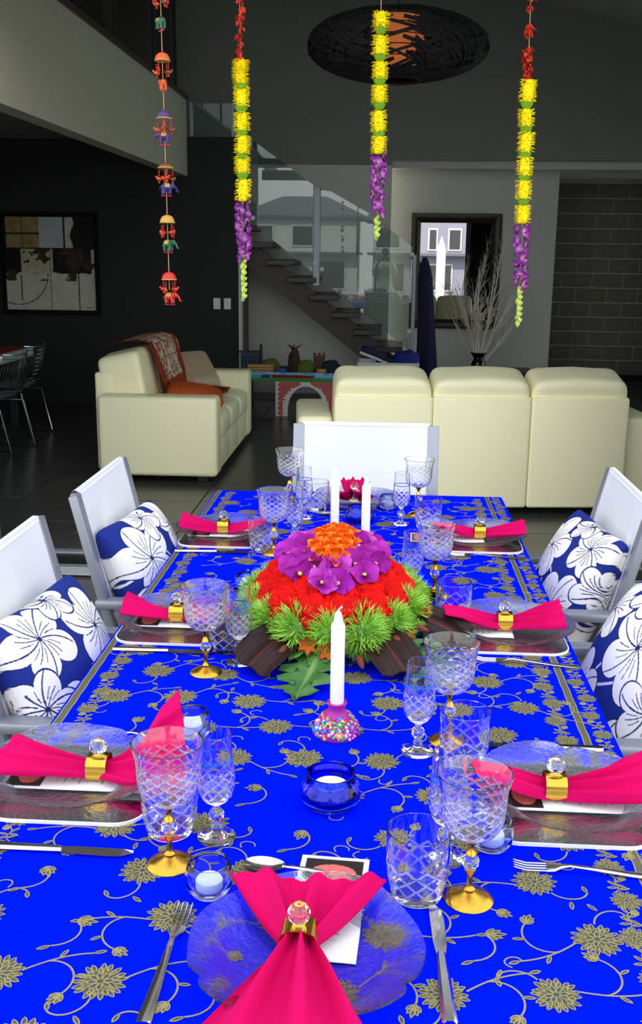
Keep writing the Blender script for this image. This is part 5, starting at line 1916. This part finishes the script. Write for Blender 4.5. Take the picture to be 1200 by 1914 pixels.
# dark broad leaves folded under, fern-like lobed leaves and small sprigs
def dark_leaf_mesh(seed):
    # broad strap leaf, its tip folded back under
    r_ = random.Random(seed)
    m = MB()
    path = [(0, 0), (.05, .006), (.10, .000), (.140, -.010), (.158, -.016), (.162, -.021), (.150, -.024), (.115, -.022)]
    sg_ = np.r_[0, np.cumsum(np.hypot(*np.diff(np.array(path), axis=0).T))]; sg_ /= sg_[-1]
    def f(U, V):
        x, z = np.interp(U, sg_, [p[0] for p in path]), np.interp(U, sg_, [p[1] for p in path])
        u = V * 2 - 1
        w_ = .058 * (.62 + .38 * np.sin(pi * np.clip(U * .8 + .12, 0, 1)))
        return x + .012 * u * U, u * w_, z + .004 * np.abs(u) ** 1.3 + .004 * np.sin(6 * u + seed)
    def c(u, v):
        a = np.tile(np.array([40., 17., 15.]), (len(u), 1)) + 8 * np.sin(v * 60 + u * 9)[:, None]
        a[np.abs(v - .5) < .03] = (96, 30, 28)
        return a.clip(0, 255)
    grid(m, f, 40, 30, colfn=c)
    return m.mesh('dark_leaf', M_leaf_dark, angle=0)
DK = [dark_leaf_mesh(s) for s in (1, 2)]
def lay(me, x, y, z, rz, ry=.12, rx=0.0, s=1.0):
    o = put(me.name.split('.')[0], me, cp)
    o.matrix_local = Rm((x, y, z), rx=rx, ry=ry, rz=rz, s=s)
    return o
lay(DK[0], -.080, -.185, .058, radians(-120), .10, -.2, 1.0)
lay(DK[1], .105, -.190, .056, radians(-66), .10, .2, .92)
lay(DK[0], .165, -.06, .064, radians(-18), .20, .3, .95)
lay(DK[1], -.165, -.10, .064, radians(200), .18, -.2, .85)
lay(DK[0], .13, .17, .064, radians(40), .2, .2)
lay(DK[1], -.13, .17, .064, radians(140), .2, -.2)
LF = [leaf_mesh(.20, .070, (58, 104, 46), (112, 150, 84), s, .05, .25, lobes=.9, nm='lobed_leaf', nl=72, nw=14) for s in (4, 5)]
lay(LF[0], -.010, -.235, .040, radians(-103), .13, .1, 1.0)
lay(LF[1], .135, -.195, .045, radians(-50), .16, .25, .95)
lay(LF[0], .18, .02, .04, radians(-5), .16, .1, .7)
SM = [leaf_mesh(.095, .016, (78, 128, 48), (128, 166, 90), s, .10, .7, 10, 6, nm='green_leaf') for s in (6, 7, 8)]
for i in range(46):
    th = rf.uniform(0, 2 * pi) if i > 22 else rf.uniform(pi + .2, 2 * pi - .1)
    p, n = dome(.180, .232, .05, th, radians(rf.uniform(-12, 5)), .042)
    lay(SM[i % 3], p.x, p.y, p.z, th + rf.uniform(-.6, .6), rf.uniform(-.15, .25), rf.uniform(-.7, .7), rf.uniform(.6, 1.05))
def bud_flower_mesh(col, seed):
    r_ = random.Random(seed)
    m = MB()
    for k in range(6):
        V, F = petal_pts(.036, .0085, .6, -.006, 5, 3, .8)
        a = 2 * pi * k / 6 + r_.uniform(-.15, .15)
        t = (V[:, 0] / .036).clip(0, 1)[:, None]
        c = np.array(col, float) * t + np.array((206, 160, 60.)) * (1 - t)
        m.add(V, F, 0, Rm((.002 * cos(a), .002 * sin(a), 0), ry=-radians(66), rz=a), lin(c))
    return m.mesh('orange_red_lily', M_petal, angle=0)
AL = [bud_flower_mesh((196, 62, 24), s) for s in (1, 2)]
for i, (th, z) in enumerate(((-2.62, .045), (-2.2, .03), (-1.75, .06), (-1.55, .05), (-.7, .05), (-.25, .07), (.1, .06), (-2.9, .06), (2.6, .05), (.7, .06))):
    p = Vector((.205 * cos(th), .262 * sin(th), z))
    n = Vector((cos(th), sin(th), .10)).normalized()
    place(AL[i % 2], p, n, rf.uniform(0, 6), rf.uniform(.9, 1.15))
q = MB()
lathe(q, [(0, 0), (.005, .003), (.0075, .012), (.006, .022), (.002, .031), (0, .033)], 10, col=lin((122, 66, 52)))
ME_bud = q.mesh('closed_bud', M_petal, angle=0)
for i, th in enumerate((-1.25, -1.05, -.85, -2.35, -2.0, -.5, -1.45)):
    p = Vector((.215 * cos(th), .275 * sin(th), .035 + .012 * (i % 3)))
    place(ME_bud, p, Vector((cos(th), sin(th), -.5 + .2 * (i % 3))).normalized(), 0, 1.2)

# ------------------------------------------------------------------ garlands
YG = 3.80
ZTOP = 2.862
def chrys_mesh(h, seed):
    r_ = random.Random(seed)
    m = MB()
    lathe(m, [(0, 0), (.016, 0), (.019, h * .3), (.018, h * .8), (.012, h), (0, h)], 14, col=lin((255, 236, 30)))
    nl = max(4, int(h / .0095))
    for l in range(nl):
        z = h * (l + .5) / nl
        for k in range(17):
            a = 2 * pi * (k + .5 * l) / 17 + r_.uniform(-.12, .12)
            L = r_.uniform(.018, .026)
            t = r_.uniform(-.30, .35) + .30 * (1 - 2 * z / h) * -.4
            d = Vector((cos(a), sin(a), t)).normalized()
            p0 = Vector((.014 * cos(a), .014 * sin(a), z))
            s_ = Vector((-sin(a), cos(a), 0)) * .0034
            p1 = p0 + d * L * .6
            p2 = p0 + d * L + Vector((0, 0, -.002))
            up_ = Vector((0, 0, .0012))
            c = np.array((255, 240, 36)) + r_.uniform(-20, 0)
            m.add([tuple(p0 - s_ * .6), tuple(p0 + s_ * .6), tuple(p1 + s_ + up_), tuple(p1 - s_ + up_), tuple(p2 + s_ * .5), tuple(p2 - s_ * .5), tuple(p1 - up_)],
                  [[0, 1, 2, 3], [3, 2, 4, 5], [1, 0, 6], [2, 1, 6, 4], [0, 3, 5, 6]], col=lin(np.clip(c, 0, 255)))
    return m.mesh('chrysanthemum', M_petal, smooth=False)
CH = [chrys_mesh(.072, 1), chrys_mesh(.072, 2), chrys_mesh(.072, 3)]
q = MB()
lathe(q, [(0, -.022), (.010, -.022), (.015, -.014), (.020, -.002), (.017, .002), (0, .002)], 14, col=lin((112, 158, 38)))
for k in range(12):
    a = 2 * pi * k / 12
    q.add([(.012 * cos(a), .012 * sin(a), -.018), (.020 * cos(a + .2), .020 * sin(a + .2), -.006), (.022 * cos(a), .022 * sin(a), .002), (.020 * cos(a - .2), .020 * sin(a - .2), -.006)], [[0, 1, 2, 3]], col=lin((128, 176, 48)))
ME_caly = q.mesh('green_calyx', M_petal, angle=0)
DO = [orchid_mesh((100, 0, 112), (205, 150, 205), 30 + s, .80) for s in range(3)]
def redflower_mesh(seed):
    r_ = random.Random(seed)
    m = MB()
    for k in range(5):
        V, F = petal_pts(.024, .008, .4, -.006, 3, 2, .7)
        a = 2 * pi * k / 5 + r_.uniform(-.3, .3)
        c = np.array((176, 44, 26)) + r_.uniform(-24, 24)
        m.add(V, F, 0, Rm((0, 0, 0), ry=radians(r_.uniform(20, 70)), rz=a), lin(np.clip(c, 0, 255)))
    return m.mesh('red_blossom', M_petal, angle=0)
RD = [redflower_mesh(s) for s in range(4)]
q = MB()
lathe(q, [(0, -.017), (.004, -.014), (.0065, -.006), (.005, .002), (0, .006)], 8, col=lin((176, 198, 90)))
ME_gb = q.mesh('green_bud', M_petal, angle=0)
def garland(lb, xt, xb, z0, z1, reds, heads, orch, tail, seed):
    r_ = random.Random(seed)
    t = thing('flower_garland', lb, 'garland', (xt, YG, ZTOP), 0, 'hanging flower garlands')
    def X(z):
        return (xb - xt) * (z0 - z) / (z0 - z1) if z < z0 else 0.0
    m = MB()
    tube(m, [(X(z), 0, z - ZTOP) for z in np.linspace(ZTOP, tail[1] + .02, 14)], .0011, 5)
    m.build('string', M_string, t)
    for (a, b_, n) in reds:
        for k in range(n):
            z = a + (b_ - a) * (k + .5) / n
            o = put('red_blossom', RD[r_.randrange(4)], t, (X(z) + r_.uniform(-.006, .006), r_.uniform(-.006, .006), z - ZTOP), (r_.uniform(-.6, .6), r_.uniform(-.6, .6), r_.uniform(0, 6)), r_.uniform(.85, 1.25))
    for i, (a, b_, g) in enumerate(heads):
        h = a - b_
        o = put('chrysanthemum', CH[i % 3], t, (X(b_), 0, b_ - ZTOP), (r_.uniform(-.06, .06), r_.uniform(-.06, .06), r_.uniform(0, 6)), (.88, .88, h / .072))
        if g:
            put('green_calyx', ME_caly, t, (X(b_), 0, b_ - ZTOP - .002), (0, 0, r_.uniform(0, 6)), (1.05, 1.05, 1.0))
    n = int((orch[0] - orch[1]) / .0105)
    for k in range(n):
        z = orch[0] + (orch[1] - orch[0]) * (k + .5) / n
        a = 2.4 * k + r_.uniform(-.4, .4)
        d = Vector((cos(a), sin(a), r_.uniform(-.5, .1))).normalized()
        o = put('purple_orchid', DO[r_.randrange(3)], t)
        o.matrix_local = Matrix.Translation((X(z) + d.x * .013, d.y * .013, z - ZTOP)) @ orient(d, r_.uniform(0, 6)) @ Matrix.Scale(r_.uniform(.70, .95), 4)
    n = int((tail[0] - tail[1]) / .0065)
    for k in range(n):
        z = tail[0] + (tail[1] - tail[0]) * (k + .5) / n
        a = 2.1 * k
        put('green_bud', ME_gb, t, (X(z) + .006 * cos(a), .006 * sin(a), z - ZTOP), (r_.uniform(-.5, .5) , .75 * cos(a), a), r_.uniform(.9, 1.25))
zc_ = [2.452, 2.419, 2.386, 2.353, 2.319, 2.286, 2.252, 2.218, 2.184, 2.15, 2.115, 2.081, 2.046, 2.011, 1.976, 1.941, 1.906, 1.87, 1.834, 1.798, 1.762, 1.726, 1.69, 1.653, 1.616, 1.579, 1.542, 1.505, 1.468, 1.43, 1.392]
def zg(h):
    # heights measured down the garland in steps of 20
    return float(np.interp(h, np.arange(31) * 20, zc_))
def H(rows):
    return [(zg(a), zg(b_), g) for a, b_, g in rows]
garland('long yellow and purple flower garland hanging beside the charcoal wall', -.514, -.504, 2.452, 1.47,
        [(2.80, zg(112), 24)], H([(112, 133, 0), (133, 157, 1), (160, 199, 1), (210, 245, 1), (254, 288, 1), (293, 325, 1), (336, 377, 0)]), (zg(378), zg(487)), (zg(487), zg(560)), 1)
garland('shorter yellow and purple flower garland hanging in front of the woven lamp', -.038, -.033, 2.42, 1.69,
        [(2.80, 2.50, 4)], H([(22, 51, 1), (67, 102, 1), (115, 147, 1), (159, 192, 1), (207, 245, 1), (253, 287, 0)]), (zg(287), zg(401)), (zg(401), zg(443)), 2)
garland('yellow and purple flower garland hanging furthest right before the block wall', .457, .478, 2.452, 1.39,
        [(2.80, zg(21), 12), (zg(42), zg(64), 3), (zg(86), zg(148), 9)], H([(148, 189, 1), (202, 234, 1), (244, 282, 1), (290, 325, 1), (334, 368, 1), (379, 414, 0)]), (zg(414), zg(527)), (zg(527), zg(603)), 3)

# string of little elephants under parasols
es = thing('elephant_string', 'colourful hanging string of small stuffed elephants under parasol tiers', 'hanging ornament', (-.783, YG, ZTOP))
m = MB()
def EX(z):
    return .008 * (2.452 - z)
tube(m, [(EX(z), 0, z - ZTOP) for z in np.linspace(ZTOP, zg(546), 12)], .0013, 5)
m.build('cord', M_string, es)
MCOL = {k: mat('toy_fabric_' + k, c, .45, metal=.1) for k, c in dict(red=(200, 40, 26), orange=(206, 86, 30), gold=(190, 150, 60), purple=(70, 40, 104), blue=(44, 44, 120), green=(36, 96, 60), pink=(230, 40, 110), brown=(120, 62, 34)).items()}
def parasol(z, r, h, c1, c2):
    m = MB()
    lathe(m, [(r, 0), (r * .94, h * .42), (r * .72, h * .76), (r * .4, h * .95), (0, h), (0, h * .92), (r * .4, h * .88), (r * .66, h * .7), (r * .88, h * .36), (r * .94, 0), (r, 0)], 20)
    o = m.build('parasol', MCOL[c1], es, (EX(z), 0, z - ZTOP), angle=60)
    m = MB()
    tube(m, [(r * cos(2 * pi * i / 24), r * sin(2 * pi * i / 24), 0) for i in range(25)], .0022, 5, cap=False)
    m.build('rim_braid', MCOL['gold'], o)
    m = MB(); lathe(m, [(0, -.004), (.004, 0), (0, .004)], 8); m.build('top_bead', MCOL['pink'], o, (0, 0, h + .004))
def little_bird(x, y, z, c1, rz):
    m = MB()
    superell(m, .011, .006, .0065, .9, .9, 12, 8)
    superell(m, .0045, .004, .0045, .9, .9, 10, 8, M=TR((.011, 0, .005)))
    m.add([(-.008, -.003, 0), (-.008, .003, 0), (-.019, .006, .003), (-.019, -.006, .003)], [[0, 1, 2, 3]])
    m.add([(.014, -.0015, .005), (.014, .0015, .005), (.019, 0, .004)], [[0, 1, 2]])
    m.build('little_bird', MCOL[c1], es, (x, y, z - ZTOP), (0, 0, rz), angle=50)
    m = MB()
    for k in range(3):
        lathe(m, [(0, -.0035), (.0035, 0), (0, .0035)], 8, M=TR((0, 0, .012 + .007 * k)))
    lathe(m, [(0, -.016), (.0035, -.014), (.002, -.007), (0, -.006)], 8)
    m.build('bead_drop', MCOL['red' if rz > 1 else 'gold'], es, (x, y, z - ZTOP), angle=0)
def elephant(z, c1, rz, s=1.0):
    """small stuffed elephant: one skin for body, head, legs, ears and trunk"""
    m = MB()
    superell(m, .017, .0105, .0115, .9, .9, 16, 10, M=TR((0, 0, .006)))
    superell(m, .0085, .0075, .0085, .9, .9, 14, 8, M=TR((.019, 0, .010)))
    tube(m, [(.025, 0, .009), (.031, 0, .004), (.033, 0, -.004), (.037, 0, -.008), (.041, 0, -.006)], [.0040, .0034, .0028, .0022, .0015], 8)
    for sx_ in (-.010, .010):
        for sy_ in (-.0055, .0055):
            tube(m, [(sx_, sy_, .004), (sx_, sy_, -.014)], [.0045, .0038], 8)
    for sy_ in (-1, 1):
        superell(m, .0055, .0014, .0075, .9, .9, 10, 6, M=TR((.015, sy_ * .0085, .010), (0, 0, sy_ * .5)))
    tube(m, [(-.016, 0, .008), (-.021, 0, .002), (-.021, 0, -.004)], [.0014, .001, .0006], 5)
    o = m.build('elephant', MCOL[c1], es, (EX(z), 0, z - ZTOP), (0, 0, rz), s * 1.0 and None, angle=50)
    o.scale = (s, s, s)
    m = MB()
    grid(m, lambda U, V: ((U - .5) * .016, .0112 * np.cos(pi * V), .006 + .0122 * np.sin(pi * V) + .0002), 4, 10)
    m.build('saddle_cloth', MCOL['gold'], o, angle=0)
    m = MB()
    for k in range(5):
        lathe(m, [(0, -.003), (.003, 0), (0, .003)], 6, M=TR((-.014 + .007 * k, 0, -.019)))
    m.build('bead_fringe', MCOL['pink' if c1 != 'pink' else 'gold'], o, angle=0)
TI = [(-18, 'green', 'red', 44, 'green'), (114, 'orange', 'red', 160, 'orange'), (223, 'purple', 'red', 260, 'purple'), (316, 'brown', 'orange', 356, 'blue'), (419, 'gold', 'red', 463, 'green'), (526, 'red', 'red', 562, 'red')]
for i, (yz, c1, c2, ye, ce) in enumerate(TI):
    z = zg(max(yz, 0)) + (.03 if yz < 0 else 0)
    parasol(z, .026, .026 if i != 3 else .014, c1, c2)
    for k in range(4):
        a = pi / 4 + k * pi / 2 + .4 * i
        little_bird(EX(z) + .024 * cos(a), .024 * sin(a), z - .034 - .004 * (k % 2), (c2, 'orange', 'red', 'brown')[k], a + .5)
    elephant(zg(ye), ce, (2.2, 1.9, 3.0, .5, -.4, -.2)[i], 1.15)

# ------------------------------------------------------------------ the person behind the camera, seen only as a reflection in the stair glass
M_skin = mat('skin', (206, 160, 134), .55)
M_dress = mat('pale_green_cotton', (196, 222, 196), .85)
M_hair = mat('brown_hair', (66, 44, 30), .6)
pr_ = thing('person', 'person in a pale green dress holding up a camera, seen reflected in the stair glass', 'person', (-.02, -.36, -.008))
def skin_mesh(nm, verts, edges, root, parent, m, sub_=2):
    me = bpy.data.meshes.new(nm)
    me.from_pydata([v[:3] for v in verts], edges, [])
    o = put(nm, me, parent)
    sk = o.modifiers.new('skin', 'SKIN')
    lay_ = me.skin_vertices[0].data if me.skin_vertices else None
    if lay_ is None:
        bm = bmesh.new(); bm.from_mesh(me); bm.verts.layers.skin.verify(); bm.to_mesh(me); bm.free()
        lay_ = me.skin_vertices[0].data
    for i, v in enumerate(verts):
        lay_[i].radius = (v[3], v[4] if len(v) > 4 else v[3])
        lay_[i].use_root = (i == root)
    sk.use_smooth_shade = True
    sb = o.modifiers.new('subdivision', 'SUBSURF')
    sb.levels = sb.render_levels = sub_
    me.materials.append(m)
    return o
BV = [(0, 0, .93, .13, .10), (0, .01, 1.12, .115, .085), (0, 0, 1.32, .13, .09), (0, 0, 1.43, .07, .06), (0, .01, 1.50, .045, .045)]
BE = [(0, 1), (1, 2), (2, 3), (3, 4)]
def addc(start, pts):
    p = start
    for q in pts:
        BV.append(q); BE.append((p, len(BV) - 1)); p = len(BV) - 1
    return p
for s in (-1, 1):
    addc(2, [(s * .17, 0, 1.385, .052), (s * .235, .05, 1.17, .043), (s * .18, .20, 1.36, .034), (s * .095, .285, 1.555, .026), (s * .082, .30, 1.595, .030, .016)])
    addc(0, [(s * .085, 0, .86, .085), (s * .09, .02, .48, .058), (s * .095, -.01, .12, .036), (s * .095, -.01, .05, .036), (s * .10, .12, .03, .032, .022)])
skin_mesh('body', BV, BE, 0, pr_, M_skin)
for s in (-1, 1):
    fg = [((0, .02, .0), (-.022, .035, .012), (-.042, .034, .012)), ((0, .024, -.014), (-.026, .038, -.010), (-.050, .036, -.010)), ((0, .022, -.028), (-.024, .036, -.028), (-.046, .034, -.028)), ((0, .018, -.04), (-.02, .03, -.044), (-.036, .03, -.044)), ((0, -.01, -.02), (-.018, -.022, -.03), (-.034, -.026, -.026))]
    for k, c_ in enumerate(fg):
        V = [(s * (.082 + x), .30 + y, 1.605 + z, .0085 - .0005 * i) for i, (x, y, z) in enumerate(c_)]
        skin_mesh('thumb' if k == 4 else 'finger', V, [(0, 1), (1, 2)], 0, pr_, M_skin, 1)
m = MB()
def hd(V):
    V = V.copy()
    z = V[:, 2]
    V[:, 0] *= 1 - .22 * np.clip(-z / .12, 0, 1)
    V[:, 1] += .018 * np.clip(-z / .12, 0, 1)
    fr = (V[:, 1] > .05)
    V[:, 1] += np.where(fr, .022 * np.exp(-(V[:, 0] / .012) ** 2 - ((z + .018) / .022) ** 2), 0)
    V[:, 1] -= np.where(fr, .010 * np.exp(-((np.abs(V[:, 0]) - .032) / .014) ** 2 - ((z - .010) / .013) ** 2), 0)
    return V
superell(m, .075, .092, .118, .95, .95, 48, 40, puff=hd)
h_ = m.build('head', M_skin, pr_, (0, .03, 1.62), angle=0)
for s in (-1, 1):
    m = MB(); superell(m, .012, .008, .008, .95, .95, 14, 10); m.build('eye', M_wick, h_, (s * .032, .080, .010), angle=0)
    m = MB(); superell(m, .008, .016, .028, .9, .9, 14, 10); m.build('ear', M_skin, h_, (s * .076, -.005, -.005), angle=0)
m = MB(); superell(m, .024, .006, .007, .9, .9, 16, 8); m.build('mouth', mat('lips', (170, 90, 84), .5), h_, (0, .090, -.058), angle=0)
m = MB()
def hr(V):
    V = V.copy()
    V[:, 1] = np.where(V[:, 2] < .04, np.minimum(V[:, 1], -.005 + .05 * np.clip(V[:, 2] / .04, 0, 1) ** 2), V[:, 1])
    return V + .003 * np.sin(V[:, [0]] * 260) * np.array([0, 1, 0])
superell(m, .090, .104, .150, .9, .9, 48, 36, M=TR((0, -.012, -.012)), puff=hr)
m.build('hair', M_hair, h_, angle=0)
m = MB()
pf_ = [(.30, .50), (.27, .62), (.225, .80), (.19, .93), (.150, 1.08), (.160, 1.22), (.175, 1.33), (.165, 1.40), (.10, 1.455), (.075, 1.462), (.07, 1.455)]
lathe(m, pf_, 56, mod=lambda k, t, r, z: (r * (1 + (.06 * sin(9 * t) * max(0, (1.0 - z) / .5))) * (1 - .28 * abs(sin(t))), z))
m.build('dress', M_dress, pr_, angle=0)
for s in (-1, 1):
    m = MB(); tube(m, [(s * .13, 0, 1.40), (s * .185, .005, 1.36), (s * .225, .035, 1.24)], [.075, .072, .066], 16); m.build('sleeve', M_dress, pr_, angle=0)
    m = MB(); box(m, s * .098 - .045, s * .098 + .045, -.07, .17, 0.0, .035, .015, 3); m.build('shoe', M_alu_dark, pr_)
cm = thing('photo_camera', 'black camera held up in front of the reflected person', 'camera', (0.0, -.075, 1.60))
box(MB(), -.066, .066, -.028, .022, -.042, .042, .008, 3).build('body', M_alu_dark, cm)
m = MB(); lathe(m, [(0, 0), (.03, 0), (.03, .03), (.026, .032), (0, .026)], 24, M=TR((0, .022, -.01), (-pi / 2, 0, 0))); m.build('lens', M_black, cm)
